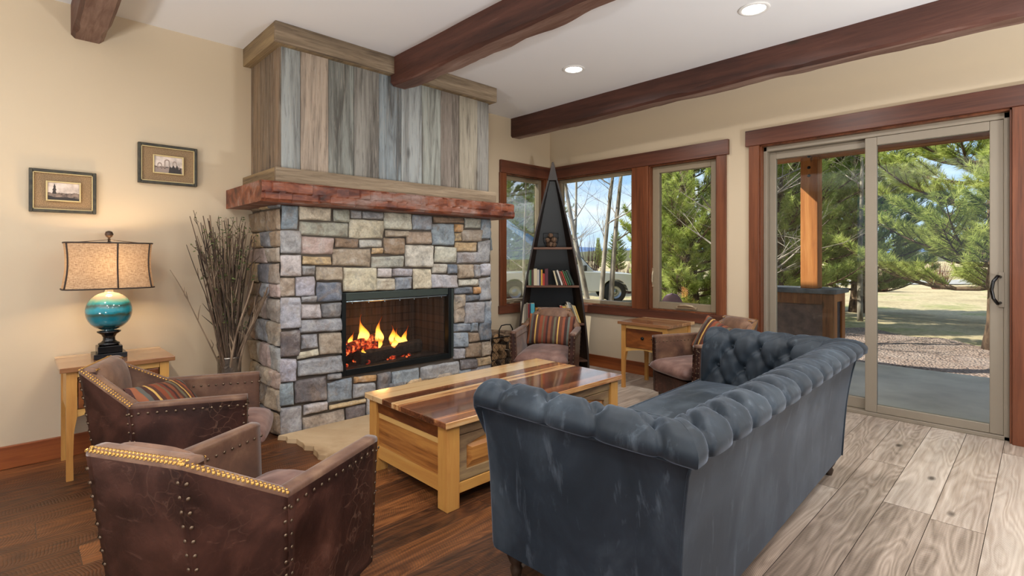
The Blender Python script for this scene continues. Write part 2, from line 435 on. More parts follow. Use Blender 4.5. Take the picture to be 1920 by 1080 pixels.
M['shxb'] = wood('rosewood_panel_x', SHB, 'x', plank=0.15, third=True, along=1.2, across=16, rough=0.4, bump=0.05, spread=0.5)
M['shyb'] = wood('rosewood_panel_y', SHB, 'y', plank=0.15, third=True, along=1.2, across=16, rough=0.4, bump=0.05, spread=0.5)
M['shd'] = wood('rosewood_dark', [(0.1, '#2a140b'), (0.4, '#5a2f18'), (0.6, '#8a5026'), (0.85, '#b07a44')], 'y', along=2.2, across=9, rough=0.35, bump=0.05)
M['shdx'] = wood('rosewood_dark_x', [(0.1, '#2a140b'), (0.4, '#5a2f18'), (0.6, '#8a5026'), (0.85, '#b07a44')], 'x', along=2.2, across=9, rough=0.35, bump=0.05)
M['shg'] = wood('rosewood_grey_x', [(0.1, '#4c3626'), (0.4, '#7c634a'), (0.6, '#a08761'), (0.85, '#c4a777')], 'x', along=1.6, across=12, rough=0.4, bump=0.05)

def leather():
    m = NT('distressed_leather'); v = m.coord(); n = m.noise(v, 4.5, 5, 0.6, 0.5); n2 = m.noise(v, 120, 3)
    sc = m.noise(m.coord(scale=(1.5, 1.5, 5), rot=(0.5, 0.3, 0.2)), 4, 6, 0.7, 2.4)
    c = m.ramp(n, [(0.3, '#1c0f0c'), (0.47, '#331c16'), (0.62, '#4e2f25'), (0.8, '#704c3e')])
    c = m.mix(m.ramp(sc, [(0.60, 0.0), (0.72, 0.28)]), c, '#8a6757')
    vv = m.n('ShaderNodeMixRGB', _blend_type='ADD'); m.put(vv, 'i0', 1.0); m.put(vv, 'i1', v); m.put(vv, 'i2', m.n('ShaderNodeTexNoise', Vector=v, Scale=5.0, Detail=3.0).outputs['Color'])
    ve = m.n('ShaderNodeTexVoronoi', _feature='DISTANCE_TO_EDGE', Vector=vv.outputs[0], Scale=6.5).outputs['Distance']
    wm_ = m.ramp(m.noise(v, 3.2, 3), [(0.45, 0.0), (0.6, 0.30)])
    c = m.mix(m.math('MULTIPLY', m.ramp(ve, [(0.0, 1.0), (0.03, 0.0)]), wm_), c, '#94705c')
    return m.bsdf(c, m.ramp(n, [(0.3, 0.30), (0.7, 0.46)]), 0, m.bump(m.math('ADD', n2, m.math('MULTIPLY', n, 3)), 0.12, 0.004), Specular_IOR_Level=0.45)
M['leather'] = leather()
def suede(name, c0, c1, c2):
    m = NT(name); v = m.coord(); n = m.noise(v, 6, 5, 0.6, 0.4)
    return m.bsdf(m.ramp(n, [(0.3, c0), (0.52, c1), (0.75, c2)]), 0.62, 0, m.bump(m.noise(v, 60, 3), 0.1, 0.004), Sheen_Weight=0.25, Sheen_Roughness=0.4)
M['suede'] = suede('worn_suede', '#3b2218', '#5d3e2c', '#84654c')
M['suede_l'] = suede('worn_tan_suede', '#4c3022', '#775640', '#9c7d62')
M['seat'] = suede('seat_leather', '#452c25', '#6b4c43', '#8f7064')
M['nail'] = flat('brass_nail', '#b58a4a', 0.3, 0.9)
M['nail_d'] = flat('bronze_nail', '#6b5a4a', 0.36, 0.9)
def velvet():
    m = NT('slate_velvet'); v = m.coord(scale=(1, 1, 0.55)); n = m.noise(v, 3.2, 6, 0.62, 0.5)
    s = m.noise(m.coord(scale=(9, 9, 2.4)), 2.2, 5, 0.6, 0.4)
    c = m.ramp(n, [(0.3, '#171f26'), (0.5, '#262f38'), (0.72, '#434d56')])
    c = m.mix(m.ramp(s, [(0.59, 0.0), (0.75, 0.42)]), c, '#6d7883')
    return m.bsdf(c, 0.55, 0, m.bump(m.noise(m.coord(), 300, 2), 0.06, 0.002), Sheen_Weight=0.7, Sheen_Roughness=0.3, Sheen_Tint=lin('#8b97a8'), Specular_IOR_Level=0.3)
M['velvet'] = velvet()
def stripe(name, scale=2.4, axis='X'):
    m = NT(name); tc = m.n('ShaderNodeTexCoord'); sp = m.n('ShaderNodeSeparateXYZ', Vector=tc.outputs['Object'])
    f = m.math('FRACT', m.math('ADD', m.math('MULTIPLY', sp.outputs[axis], scale), 10.13))
    seq = ['#6b2f1d', '#3c2019', '#7a4428', '#4a2a1e', '#5e5a44', '#4a2a1e', '#c9a052', '#5a3320', '#84452a', '#3a1e18', '#5b5f56', '#6f3a22', '#432019', '#8a4f30', '#54524a', '#3f2018', '#c39b50', '#4d2c20', '#7d3c20', '#65523a']
    wd = [5, 4, 6, 5, 5, 4, 3, 7, 5, 6, 4, 6, 4, 5, 5, 6, 3, 6, 7, 4]
    tot = sum(wd); p = 0; st = []
    for cc, w in zip(seq, wd): st.append((p / tot, cc)); p += w
    c = m.ramp(f, st, 'CONSTANT')
    return m.bsdf(c, 0.8, 0, m.bump(m.noise(m.coord(), 300, 2), 0.15, 0.002))
M['stripe'] = stripe('striped_cushion_cloth')
def glass(name, tint=(1, 1, 1, 1), ior=1.45, boost=1.0):
    m = NT(name); t = m.n('ShaderNodeBsdfTransparent', Color=tint); g = m.n('ShaderNodeBsdfGlossy', Roughness=0.0)
    fr = m.n('ShaderNodeFresnel', IOR=ior)
    ms = m.n('ShaderNodeMixShader', Fac=m.math('MULTIPLY', fr.outputs[0], boost)); m.t.links.new(t.outputs[0], ms.inputs[1]); m.t.links.new(g.outputs[0], ms.inputs[2])
    m.t.links.new(ms.outputs[0], m.out.inputs[0]); return m.m
M['glass'] = glass('window_glass', (0.96, 0.98, 0.97, 1), 1.45, 0.6)
M['black'] = flat('black_lacquer', '#0d0c0c', 0.22)
M['iron'] = flat('black_iron', '#1a1918', 0.5, 0.5)
M['bark'] = noisy('pine_bark', '#3a2a20', '#7a6450', 14, 0.95, 0.6, (1, 1, 0.35))
M['bark_g'] = noisy('grey_bark', '#5b5349', '#a89e90', 7, 0.9, 0.4, (1, 1, 0.4))

# ============================================================ THE ROOM
H = 2.73
X0, Y0 = -8.6, -8.0          # far corners of the great room
TW = 0.16                    # wall thickness
def wall_boxes(mb, horiz, lo, hi, holes, a0, a1, z1):
    """wall along x (horiz) or y from lo to hi with rectangular holes (h0,h1,z0,z1), between a0 and a1 in thickness"""
    def b(p, q, zz0, zz1):
        if q - p < 1e-4 or zz1 - zz0 < 1e-4: return
        if horiz: mb.box(p, a0, zz0, q, a1, zz1)
        else: mb.box(a0, p, zz0, a1, q, zz1)
    cur = lo
    for h0, h1, z0, zt in sorted(holes):
        b(cur, h0, 0, z1); b(h0, h1, 0, z0); b(h0, h1, zt, z1); cur = h1
    b(cur, hi, 0, z1)

mb = MB(); mb.box(X0, Y0, -0.12, TW, TW, 0.0)
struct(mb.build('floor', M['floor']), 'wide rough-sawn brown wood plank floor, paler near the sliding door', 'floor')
mb = MB(); mb.box(X0, Y0, H, TW, TW, H + 0.14)
struct(mb.build('ceiling', M['ceil']), 'smooth off-white plaster ceiling between the dark beams', 'ceiling')
W1 = (-0.735, -0.09, 0.672, 2.118)
W2 = (-1.147, -0.09, 0.672, 2.118)
W3 = (-2.034, -1.334, 0.672, 2.118)
D1 = (-3.962, -2.407, 0.0, 2.158)
mb = MB(); wall_boxes(mb, True, X0, TW, [W1], 0.0, TW, H)
struct(mb.build('wall_left', M['wall']), 'cream painted wall behind the stone fireplace', 'wall')
mb = MB(); wall_boxes(mb, False, Y0, 0.0, [W2, W3, D1], 0.0, TW, H)
struct(mb.build('wall_right', M['wall']), 'cream painted wall holding the windows and sliding door', 'wall')
# behind the camera the great room goes on: two walls with tall picture windows
mb = MB(); wall_boxes(mb, True, X0, TW, [(-7.9, -4.5, 0.35, 2.55), (-4.1, -0.7, 0.35, 2.55)], Y0 - TW, Y0, H)
struct(mb.build('wall_front', M['wall']), 'cream wall with tall picture windows at the far end', 'wall')
mb = MB(); wall_boxes(mb, False, Y0, 0.0, [(-7.3, -4.6, 0.35, 2.55), (-4.2, -1.2, 0.35, 2.55)], X0 - TW, X0, H)
struct(mb.build('wall_side', M['wall']), 'cream side wall with tall picture windows', 'wall')

# baseboards
mb = MB(); mb.box(X0, -0.018, 0, -3.34, 0, 0.128)
struct(mb.build('baseboard_left', M['base_x'], bevel=0.003), 'red-brown wooden baseboard left of the fireplace', 'baseboard')
mb = MB(); mb.box(-1.46, -0.018, 0, 0, 0, 0.128)
struct(mb.build('baseboard_corner', M['base_x'], bevel=0.003), 'red-brown wooden baseboard right of the fireplace', 'baseboard')
mb = MB(); mb.box(-0.018, -2.32, 0, 0, 0, 0.128); mb.box(-0.018, Y0, 0, 0, -4.06, 0.128)
struct(mb.build('baseboard_right', M['base_y'], bevel=0.003), 'red-brown wooden baseboard under the windows', 'baseboard')

# ---- window and door casings
def casing(name, label, boxes, mat, bevel=0.003):
    mb = MB()
    for b in boxes: mb.box(*b)
    return struct(mb.build(name, mat, bevel=bevel), label, 'trim')
casing('trim_1', 'orange-brown header board over the narrow corner window', [(-0.826, -0.034, 2.118, -0.001, 0, 2.254)], M['trim'])
casing('trim_2', 'dark header board running over the two right windows', [(-0.034, -2.146, 2.118, 0, -0.035, 2.254)], M['trim_y'])
casing('trim_3', 'upright casing left of the narrow corner window', [(-0.832, -0.024, 0.672, W1[0], 0, 2.118)], M['trim_z'])
casing('trim_4', 'upright corner casing between the windows', [(W1[1], -0.024, 0.672, -0.001, 0, 2.118), (-0.024, W2[1], 0.672, 0, -0.025, 2.118)], M['trim_z'])
casing('trim_5', 'apron board under the narrow corner window', [(-0.842, -0.03, 0.585, -0.001, 0, 0.672)], M['trim'])
casing('trim_6', 'apron board under the two right windows', [(-0.03, -2.122, 0.585, 0, -0.032, 0.672)], M['trim_y'])
casing('trim_7', 'wide upright board between the two right windows', [(-0.024, W3[1], 0.672, 0, W2[0], 2.118)], M['trim_z'])
casing('trim_8', 'upright casing right of the crank window', [(-0.024, -2.122, 0.672, 0, W3[0], 2.118)], M['trim_z'])
casing('trim_9', 'long header board over the sliding door', [(-0.036, -4.20, 2.158, 0, -2.296, 2.292)], M['trim_y'])
casing('trim_10', 'upright casing left of the sliding door', [(-0.026, D1[1], 0, 0, -2.322, 2.158)], M['trim_z'])
casing('trim_11', 'upright casing right of the sliding door', [(-0.026, -4.06, 0, 0, D1[0], 2.158)], M['trim_z'])

def jamb(name, label, horiz, h0, h1, z0, z1, floor=True, deep=0.07):
    """wooden liner of an opening"""
    t = 0.012; mb = MB()
    def b(p, q, a, c):
        if horiz: mb.box(p, -0.004, a, q, deep, c)
        else: mb.box(-0.004, p, a, deep, q, c)
    b(h0, h0 + t, z0, z1); b(h1 - t, h1, z0, z1); b(h0, h1, z1 - t, z1)
    if floor: b(h0, h1, z0, z0 + t)
    return struct(mb.build(name, M['trim_z'], bevel=0.002), label, 'trim')
jamb('trim_12', 'wooden liner of the narrow corner window', True, *W1)
jamb('trim_13', 'wooden liner of the big fixed window', False, *W2)
jamb('trim_14', 'wooden liner of the crank window', False, *W3)
jamb('trim_15', 'wooden liner of the sliding door', False, D1[0], D1[1], D1[2], D1[3], floor=False, deep=0.05)

def window(name, label, horiz, h0, h1, z0, z1, fw, parts_fn=None, off=0.045):
    root = thing(name, label, 'window'); root['kind'] = 'structure'
    h0, h1, z0, z1 = h0 + 0.0125, h1 - 0.0125, z0 + 0.0125, z1 - 0.0125
    mb = MB()
    def b(p, q, a, c, d0=off, d1=off + 0.06):
        if horiz: mb.box(p, d0, a, q, d1, c)
        else: mb.box(d0, p, a, d1, q, c)
    b(h0, h0 + fw, z0, z1); b(h1 - fw, h1, z0, z1); b(h0 + fw, h1 - fw, z1 - fw * 0.9, z1); b(h0 + fw, h1 - fw, z0, z0 + fw)
    mb.build('window_frame', M['sash'], root, bevel=0.004)
    mb = MB(); b(h0 + fw, h1 - fw, z0 + fw, z1 - fw * 0.9, off + 0.026, off + 0.032)
    mb.build('window_pane', M['glass'], root)
    return root
w1 = window('window_1', 'narrow corner window beside the fireplace with blue boom outside', True, *W1, 0.045)
w2 = window('window_2', 'large fixed window with white truck and bare trunks outside', False, *W2, 0.04)
w3 = window('window_3', 'crank-out window filled with green pine outside', False, *W3, 0.07)
M['handle'] = flat('tan_handle', '#a8977c', 0.35, 0.3)
mb = MB(); mb.tube([(0.035, -1.80, 0.715), (0.022, -1.79, 0.728), (0.018, -1.73, 0.738), (0.018, -1.66, 0.732), (0.03, -1.63, 0.722)], [0.008, 0.012, 0.014, 0.012, 0.008], 8)
mb.box(0.03, -1.82, 0.70, 0.046, -1.61, 0.722); mb.build('window_crank', M['handle'], w3, smooth=False, bevel=0.003)
mb = MB(); mb.tube([(0.04, -1.352, 0.92), (0.02, -1.356, 0.95), (0.022, -1.356, 1.02), (0.04, -1.352, 1.06)], 0.008, 8)
mb.box(0.036, -1.362, 0.90, 0.046, -1.345, 1.09); mb.build('window_latch', M['handle'], w3, bevel=0.002)
mb = MB(); mb.box(-0.66, 0.0, 0.684, -0.60, 0.04, 0.70); mb.tube([(-0.62, 0.01, 0.705), (-0.56, 0.0, 0.715), (-0.50, 0.01, 0.705)], 0.008, 8); mb.build('window_crank', M['handle'], w1, bevel=0.002)

# ---- sliding door
dr = thing('door_1', 'tan framed sliding glass door opening on the patio', 'door'); dr['kind'] = 'structure'
y0, y1 = D1[0] + 0.012, D1[1] - 0.012
mb = MB()
mb.box(0.045, y0, 0, 0.155, y0 + 0.03, 2.146); mb.box(0.045, y1 - 0.03, 0, 0.155, y1, 2.146); mb.box(0.045, y0, 2.105, 0.155, y1, 2.146); mb.box(0.045, y0, 0.0, 0.155, y1, 0.028)
mb.build('door_frame', M['doorframe'], dr, bevel=0.004)
def leaf(nm, a, b, xo, stl, str_, top, bot):
    mb = MB(); z0, z1 = 0.03, 2.103
    mb.box(xo, a, z0, xo + 0.04, a + stl, z1); mb.box(xo, b - str_, z0, xo + 0.04, b, z1)
    mb.box(xo, a + stl, z1 - top, xo + 0.04, b - str_, z1); mb.box(xo, a + stl, z0, xo + 0.04, b - str_, z0 + bot)
    o = mb.build(nm, M['doorframe'], dr, bevel=0.004)
    mb = MB(); mb.box(xo + 0.017, a + stl, z0 + bot, xo + 0.023, b - str_, z1 - top)
    mb.build('door_pane', M['glass'], o)
    return o
fl = leaf('fixed_panel', -3.20, y1 - 0.03, 0.10, 0.05, 0.052, 0.062, 0.085)
sl = leaf('sliding_panel', y0 + 0.03, -3.155, 0.05, 0.068, 0.075, 0.062, 0.06)
mb = MB(); mb.tube([(0.045, -3.905, 1.07), (0.015, -3.893, 1.075), (0.0, -3.873, 1.04), (-0.004, -3.864, 0.985), (0.0, -3.873, 0.93), (0.015, -3.893, 0.895), (0.045, -3.905, 0.90)], 0.010, 8)
mb.build('door_handle', M['black'], sl, smooth=True)
mb = MB(); mb.box(0.04, -3.925, 0.87, 0.05, -3.895, 1.10); mb.build('handle_plate', M['doorframe'], sl, bevel=0.003)

# ---- ceiling beams: hewn timbers with uneven lower edges
def beam(x0, x1, yb, ye, zb, seed, label):
    rr = random.Random(seed); mb = MB(); n = 150
    def jit(y, k): return fbm((y * 1.7, k * 9.1, seed), 1.0, 3)
    secs = []
    for i in range(n + 1):
        y = yb + (ye - yb) * i / n
        ch = 0.016 + 0.014 * abs(jit(y * 2.3, 5))
        xa, xb, zz = x0 + 0.006 * jit(y, 1), x1 + 0.010 * jit(y, 2), zb + 0.012 * jit(y, 3)
        chb = ch + 0.028 * max(0, jit(y * 1.3, 7))
        secs.append([(xa, y, H + 0.01), (xa, y, zz + ch), (xa + ch, y, zz), (xb - chb, y, zz + 0.004 * jit(y * 3, 4)), (xb, y, zz + chb), (xb, y, H + 0.01)])
    vs = [p for s in secs for p in s]; fs = []; mats_ = []
    for i in range(n):
        for k in range(5):
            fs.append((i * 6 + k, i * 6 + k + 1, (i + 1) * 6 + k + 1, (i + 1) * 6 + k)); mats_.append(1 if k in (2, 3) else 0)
        mats_.append(0); fs.append((i * 6 + 5, i * 6, (i + 1) * 6, (i + 1) * 6 + 5))
    fs.append(tuple(range(6))); fs.append(tuple(range(n * 6, n * 6 + 6)))
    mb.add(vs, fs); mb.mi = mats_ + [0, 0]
    o = mb.build('ceiling_beam', [M['beam'], M['beam_worn_lit']])
    return tag(o, label, 'beam', 'hewn beams across the ceiling')
beam(-0.648, -0.49, Y0, 0.0, 2.525, 1, 'dark hewn ceiling beam running beside the window wall')
beam(-2.515, -2.352, Y0, -0.60, 2.515, 2, 'dark hewn ceiling beam meeting the barn-board chimney')
beam(-4.352, -4.195, Y0, 0.0, 2.532, 3, 'dark hewn ceiling beam end above the picture frames, at top left')

# ============================================================ FIREPLACE
fp = thing('fireplace', 'stone fireplace with barn-board chimney and red-brown timber mantel', 'fireplace', (-2.4, -0.3, 0))
def fpb(mb, name, mat, **k): 
    par = k.pop('parent', fp)
    o = mb.build(name, mat, par, **k)
    if par is fp: o.location = (2.4, 0.3, 0)
    return o
YF = -0.575; XL, XR = -3.336, -1.46
PALE = dict(bg='#838d92', db='#636b73', lt='#b4afa8', lav='#a3a2a6', gb='#8d8376', cr='#bab199', gg='#979889', gy='#929290', cg='#b0ad9e',
            pk='#a08e82', br='#83705a', tn='#b49c76', mo='#9c8c78', dg='#6b6b6c', or_='#b28a5c', dk='#67605c', cs='#9c8f7c')
ST = []
def R(ox, oy, s, rows):
    for x0, x1, tl, tr, br, bl, c in rows:
        pts = []
        for px_, py_ in ((x0, tl), (x1, tr), (x1, br), (x0, bl)):
            u, v = ox + px_ / s, oy + py_ / s
            # ray through that point of the wall plane y = YF
            a = math.radians(45.86)
            dx = math.cos(a) + math.sin(a) * (u - 960) / 966.4; dy = math.sin(a) - math.cos(a) * (u - 960) / 966.4; dz = (482 - v) / 966.4
            t = (YF + 4.10) / dy
            pts.append((-4.61 + dx * t, 1.2 + dz * t))
        ST.append((pts, c))
R(510, 380, 4.909, [(85,240,20,25,250,245,'bg'),(78,275,250,255,472,468,'gy'),(76,272,478,478,682,682,'lt'),(72,210,688,688,865,868,'cs'),(74,265,870,868,1155,1170,'lav'),(243,548,30,45,170,165,'cr'),(562,720,55,65,185,178,'gg'),(724,826,66,74,148,145,'gy'),(830,1025,76,84,158,148,'gy'),(250,705,170,188,320,300,'gg'),(711,1030,150,160,335,325,'cr'),(265,572,308,318,482,475,'pk'),(577,800,322,335,418,415,'br'),(804,1018,338,342,412,415,'cg'),(275,545,490,495,580,570,'tn'),(552,912,422,425,590,580,'mo'),(916,1022,412,415,472,478,'tn'),(272,402,575,578,668,672,'gy'),(405,655,586,595,722,720,'cs'),(655,962,592,600,815,825,'cr'),(212,400,682,675,860,862,'lav'),(408,640,728,730,908,920,'db'),(272,415,862,856,915,928,'gy'),(264,450,935,930,1065,1075,'lt'),(454,638,930,915,1055,1062,'dg')])
R(720, 390, 5.143, [(0,268,40,55,215,205,'cg'),(272,466,60,75,218,212,'bg'),(470,770,76,90,150,145,'br'),(778,932,95,102,200,198,'gg'),(938,1034,104,112,300,298,'bg'),(5,240,210,222,280,278,'cs'),(212,458,228,228,348,345,'mo'),(460,672,150,152,365,355,'bg'),(678,765,155,155,235,232,'or_'),(678,748,240,238,325,322,'tn'),(752,940,205,208,325,325,'cs'),(0,200,285,285,452,448,'br'),(204,478,352,360,575,572,'cg'),(482,702,368,375,530,528,'cg'),(680,898,330,330,418,420,'tn'),(904,1034,325,302,525,530,'gy'),(-121,192,470,460,572,582,'gg'),(705,932,425,422,532,535,'gy'),(-66,70,580,578,670,672,'lt'),(76,273,580,585,660,662,'lav'),(277,456,582,582,780,785,'cr'),(466,605,535,538,632,630,'cg'),(609,700,540,542,640,638,'db'),(705,862,542,542,675,680,'mo'),(866,926,542,542,672,675,'gy'),(930,1034,540,530,650,660,'lav'),(-82,100,676,675,795,798,'cr'),(104,266,668,662,785,795,'bg'),(450,708,640,645,775,775,'lav'),(714,908,684,682,752,756,'cg'),(912,1034,680,662,888,895,'gy'),(676,853,762,758,830,832,'db'),(858,928,758,756,830,828,'or_'),(672,778,835,828,945,1000,'cs'),(781,928,838,832,888,910,'db'),(774,960,912,896,1110,1120,'gy'),(965,1034,895,892,1105,1110,'bg')])
R(730, 560, 5.4, [(652,760,82,72,240,248,'cs'),(652,816,252,242,330,338,'bg'),(820,902,235,232,335,338,'bg'),(905,1036,238,218,420,430,'db'),(650,790,345,338,495,500,'bg'),(798,908,345,340,435,446,'br'),(648,762,504,500,610,620,'gy'),(767,936,450,438,598,600,'br'),(940,1036,438,425,570,592,'cs'),(712,882,614,604,705,725,'dk'),(886,1036,604,574,660,695,'tn'),(310,705,690,627,760,835,'gy'),(22,306,742,698,838,890,'bg')])
R(510, 590, 4.5, [(230,590,48,25,140,160,'gy'),(64,245,146,122,350,362,'dk'),(248,390,170,162,280,295,'gy'),(395,588,155,147,330,345,'cs'),(212,396,322,284,345,385,'cr'),(62,205,370,372,568,578,'lav'),(213,595,387,337,485,528,'gy'),(467,588,500,484,540,558,'gy'),(64,185,583,562,765,778,'bg'),(189,462,560,508,718,755,'dk'),(465,680,575,527,715,752,'bg'),(685,880,525,503,566,582,'or_'),(682,868,585,570,680,712,'gy'),(882,1008,500,476,625,660,'dg'),(66,255,785,762,990,1042,'gy'),(264,468,760,724,806,858,'lt'),(480,790,765,703,745,808,'tn'),(255,615,872,792,905,995,'cs'),(618,790,782,748,862,900,'dk'),(794,905,690,664,835,858,'lt')])
def stone_face(mb, P4, axis, base, rr, amp=0.034, nu=14):
    """P4: TL, TR, BR, BL in (h, z); raised, rough, rounded stone in the plane given by axis/base"""
    tl, tr, br, bl = [Vector(p) for p in P4]; c = (tl + tr + br + bl) / 4
    w = ((tr - tl).length + (br - bl).length) / 2; h = ((tl - bl).length + (tr - br).length) / 2
    g = 0.0022; sx = max(0.5, 1 - 2 * g / w); sz = max(0.5, 1 - 2 * g / h)
    sd = rr.uniform(0, 99); out = rr.uniform(0.0, 1.0) * 0.012; tx = rr.uniform(-1, 1) * 0.007; tz = rr.uniform(-1, 1) * 0.007
    def pt(i, j):
        a = i * 2 - 1; b = j * 2 - 1
        # ease samples toward the edges, pull the corners in a little
        def ez(q, L):
            s_ = abs(q); d1, d2 = 0.006 / (L / 2), 0.016 / (L / 2); n1, n2 = 1 - 2 / nu, 1 - 4 / nu
            if s_ > n1: r = 1 - d1 * (1 - s_) / (1 - n1)
            elif s_ > n2: r = 1 - d1 - (d2 - d1) * (n1 - s_) / (n1 - n2)
            else: r = (1 - d2) * s_ / n2
            return math.copysign(r, q)
        ea, eb = ez(a, w), ez(b, h)
        k = 1 - 0.018 * (ea * eb) ** 6
        u = (ea * k * sx + 1) / 2; v = (eb * k * sz + 1) / 2
        p = (bl * (1 - u) + br * u) * (1 - v) + (tl * (1 - u) + tr * u) * v
        wob = 0.0055 * noise.noise(Vector((p.x * 14, p.y * 14, sd)))
        p = Vector((p.x + wob * ea, p.y + 0.0055 * noise.noise(Vector((p.x * 14, p.y * 14, sd + 50))) * eb))
        edge = max(abs(ea), abs(eb))
        drop = 1.0 if (i in (0, 1) or j in (0, 1)) else (0.22 if min(i, j, 1 - i, 1 - j) < 1.5 / nu else 0.0)
        d = out + tx * ea + tz * eb + amp * 0.5 * fbm((p.x * 9, p.y * 9, sd), 1, 4) + 0.3 * amp
        d = d * (1 - 0.6 * drop) - 0.012 * drop
        return (p.x, base - d, p.y) if axis == 'y' else (base - d, p.x, p.y)
    mb.grid(pt, nu, nu)
mb = MB(); rr = random.Random(4)
def var(hexc, s=0.10):
    r, g_, b, a = lin(hexc); k = 1.38 + rr.uniform(-s, s)
    return (r * k * (1 + rr.uniform(-.03, .03)), g_ * k, b * k * (1.05 + rr.uniform(-.04, .04)), 1)
for P4, c in ST:
    P4 = [(min(max(x, XL), XR), max(z, 0.004)) for x, z in P4]
    mb.col = var(PALE[c], 0.08); stone_face(mb, P4, 'y', YF, rr)
# courses behind the coffee table
xx = -2.62
for z0, z1, xs in ((0.005, 0.105, [-2.53, -2.24, -2.05, -1.83, -1.62, -1.46]), (0.11, 0.225, [-2.53, -2.36, -2.15, -1.90, -1.70, -1.46])):
    for a, b in zip(xs[:-1], xs[1:]):
        mb.col = var(PALE[rr.choice(['gy', 'bg', 'cs', 'dg', 'tn'])]); stone_face(mb, [(a, z1), (b, z1), (b, z0), (a, z0)], 'y', YF, rr, nu=10)
# left and right sides
for xs, keys in ((XL, ['cs', 'gb', 'dg', 'br', 'gy', 'pk', 'tn']), (XR, ['bg', 'gy', 'cs'])):
    z = 0.004; row = 0
    while z < 1.56:
        hgt = rr.uniform(0.09, 0.19); zt = min(z + hgt, 1.60)
        ys = [YF]; 
        while ys[-1] < -0.12: ys.append(min(-0.005, ys[-1] + rr.uniform(0.12, 0.27)))
        if ys[-1] < -0.006: ys[-1] = -0.005
        for a, b in zip(ys[:-1], ys[1:]):
            mb.col = var(PALE[rr.choice(keys)], 0.12)
            j = [rr.uniform(-0.008, 0.008) for _ in range(4)]
            P4 = [(a, zt + j[0]), (b, zt + j[1]), (b, z + j[2]), (a, z + j[3])]
            if xs == XL: stone_face(mb, P4, 'x', XL, rr, nu=10)
            else:
                sub = MB(); sub.col = mb.col; stone_face(sub, P4, 'x', 0.0, rr, nu=8)
                mb.add([(XR - p[0], p[1], p[2]) for p in sub.v], sub.f)
        z = zt
fpb(mb, 'stone_veneer', M['stone'], smooth=True, attr=True, recalc=False)
M['mortar'] = flat('dark_mortar', '#5a5148', 0.95)
FX0, FX1, FZ0, FZ1 = -2.905, -1.918, 0.338, 0.945
mb = MB(); I = 0.012
mb.box(XL + I, YF + I, 0, FX0, 0, 1.60); mb.box(FX1, YF + I, 0, XR - I, 0, 1.60); mb.box(FX0, YF + I, 0, FX1, 0, FZ0); mb.box(FX0, YF + I, FZ1, FX1, 0, 1.60)
fpb(mb, 'masonry_core', M['mortar'])
# firebox
mb = MB()
a = 0.02
mb.box(FX0 + .03, -0.10, FZ0 + .02, FX1 - .03, -0.06, FZ1); mb.box(FX0, YF + .05, FZ0, FX0 + .04, -0.06, FZ1); mb.box(FX1 - .04, YF + .05, FZ0, FX1, -0.06, FZ1)
mb.box(FX0, YF + .05, FZ1 - .03, FX1, -0.06, FZ1)
fpb(mb, 'firebox_lining', M['brick'])
mb = MB(); mb.box(FX0, YF + .05, FZ0, FX1, -0.06, FZ0 + .035); fpb(mb, 'firebox_floor', M['soot'])
mb = MB()
mb.box(FX0, YF - .012, FZ0, FX0 + .032, YF + .05, FZ1 - .005); mb.box(FX1 - .032, YF - .012, FZ0, FX1, YF + .05, FZ1 - .005)
mb.box(FX0 + .032, YF - .012, FZ0, FX1 - .032, YF + .05, FZ0 + .045)
fpb(mb, 'firebox_frame', M['steel'], bevel=0.003)
mb = MB(); mb.box(FX0 + .033, YF - .006, FZ1 - .062, FX1 - .033, YF + .04, FZ1 - .006); mb.box(FX1 + 0.001, YF - .004, FZ0 + .01, FX1 + .028, YF + .02, FZ1 - 0.01)
fpb(mb, 'top_flashing', M['steelgrey'], bevel=0.003)
mb = MB(); mb.tube([(FX0 + .035, YF + 0.012, FZ1 - .072), (FX1 - .035, YF + 0.012, FZ1 - .072)], 0.007, 8)
for k in range(7):
    x = FX0 + .09 + k * (FX1 - FX0 - .18) / 6; mb.tube([(x, YF + 0.012, FZ1 - .088), (x, YF + 0.012, FZ1 - .06)], 0.004, 6)
M['rod'] = flat('bright_rod', '#8fa0ac', 0.25, 0.8)
fpb(mb, 'curtain_rod', M['rod'])
# chain-mesh curtain: real holes would be under a millimetre, so the weave is in the surface
def mesh_mat():
    m = NT('chain_mesh'); v = m.coord()
    sp = m.n('ShaderNodeSeparateXYZ', Vector=v)
    wx = m.math('ABSOLUTE', m.math('SINE', m.math('MULTIPLY', m.math('ADD', sp.outputs['X'], sp.outputs['Z']), 620.0)))
    wz = m.math('ABSOLUTE', m.math('SINE', m.math('MULTIPLY', m.math('SUBTRACT', sp.outputs['X'], sp.outputs['Z']), 620.0)))
    wire = m.math('LESS_THAN', m.math('MINIMUM', wx, wz), 0.22)
    b = m.n('ShaderNodeBsdfPrincipled'); b.inputs['Base Color'].default_value = lin('#4a4038'); b.inputs['Metallic'].default_value = 0.6; b.inputs['Roughness'].default_value = 0.5
    t = m.n('ShaderNodeBsdfTransparent')
    ms = m.n('ShaderNodeMixShader', Fac=wire); m.t.links.new(t.outputs[0], ms.inputs[1]); m.t.links.new(b.outputs[0], ms.inputs[2])
    m.t.links.new(ms.outputs[0], m.out.inputs[0]); return m.m
M['mesh'] = mesh_mat()
mb = MB()
mb.grid(lambda i, j: (FX0 + .034 + i * (FX1 - FX0 - .068), YF + 0.024 + 0.006 * math.sin(i * 95) + 0.002 * math.sin(i * 231), FZ0 + .045 + j * (FZ1 - .08 - FZ0 - .045)), 160, 2)
fpb(mb, 'mesh_curtain', M['mesh'], recalc=False)
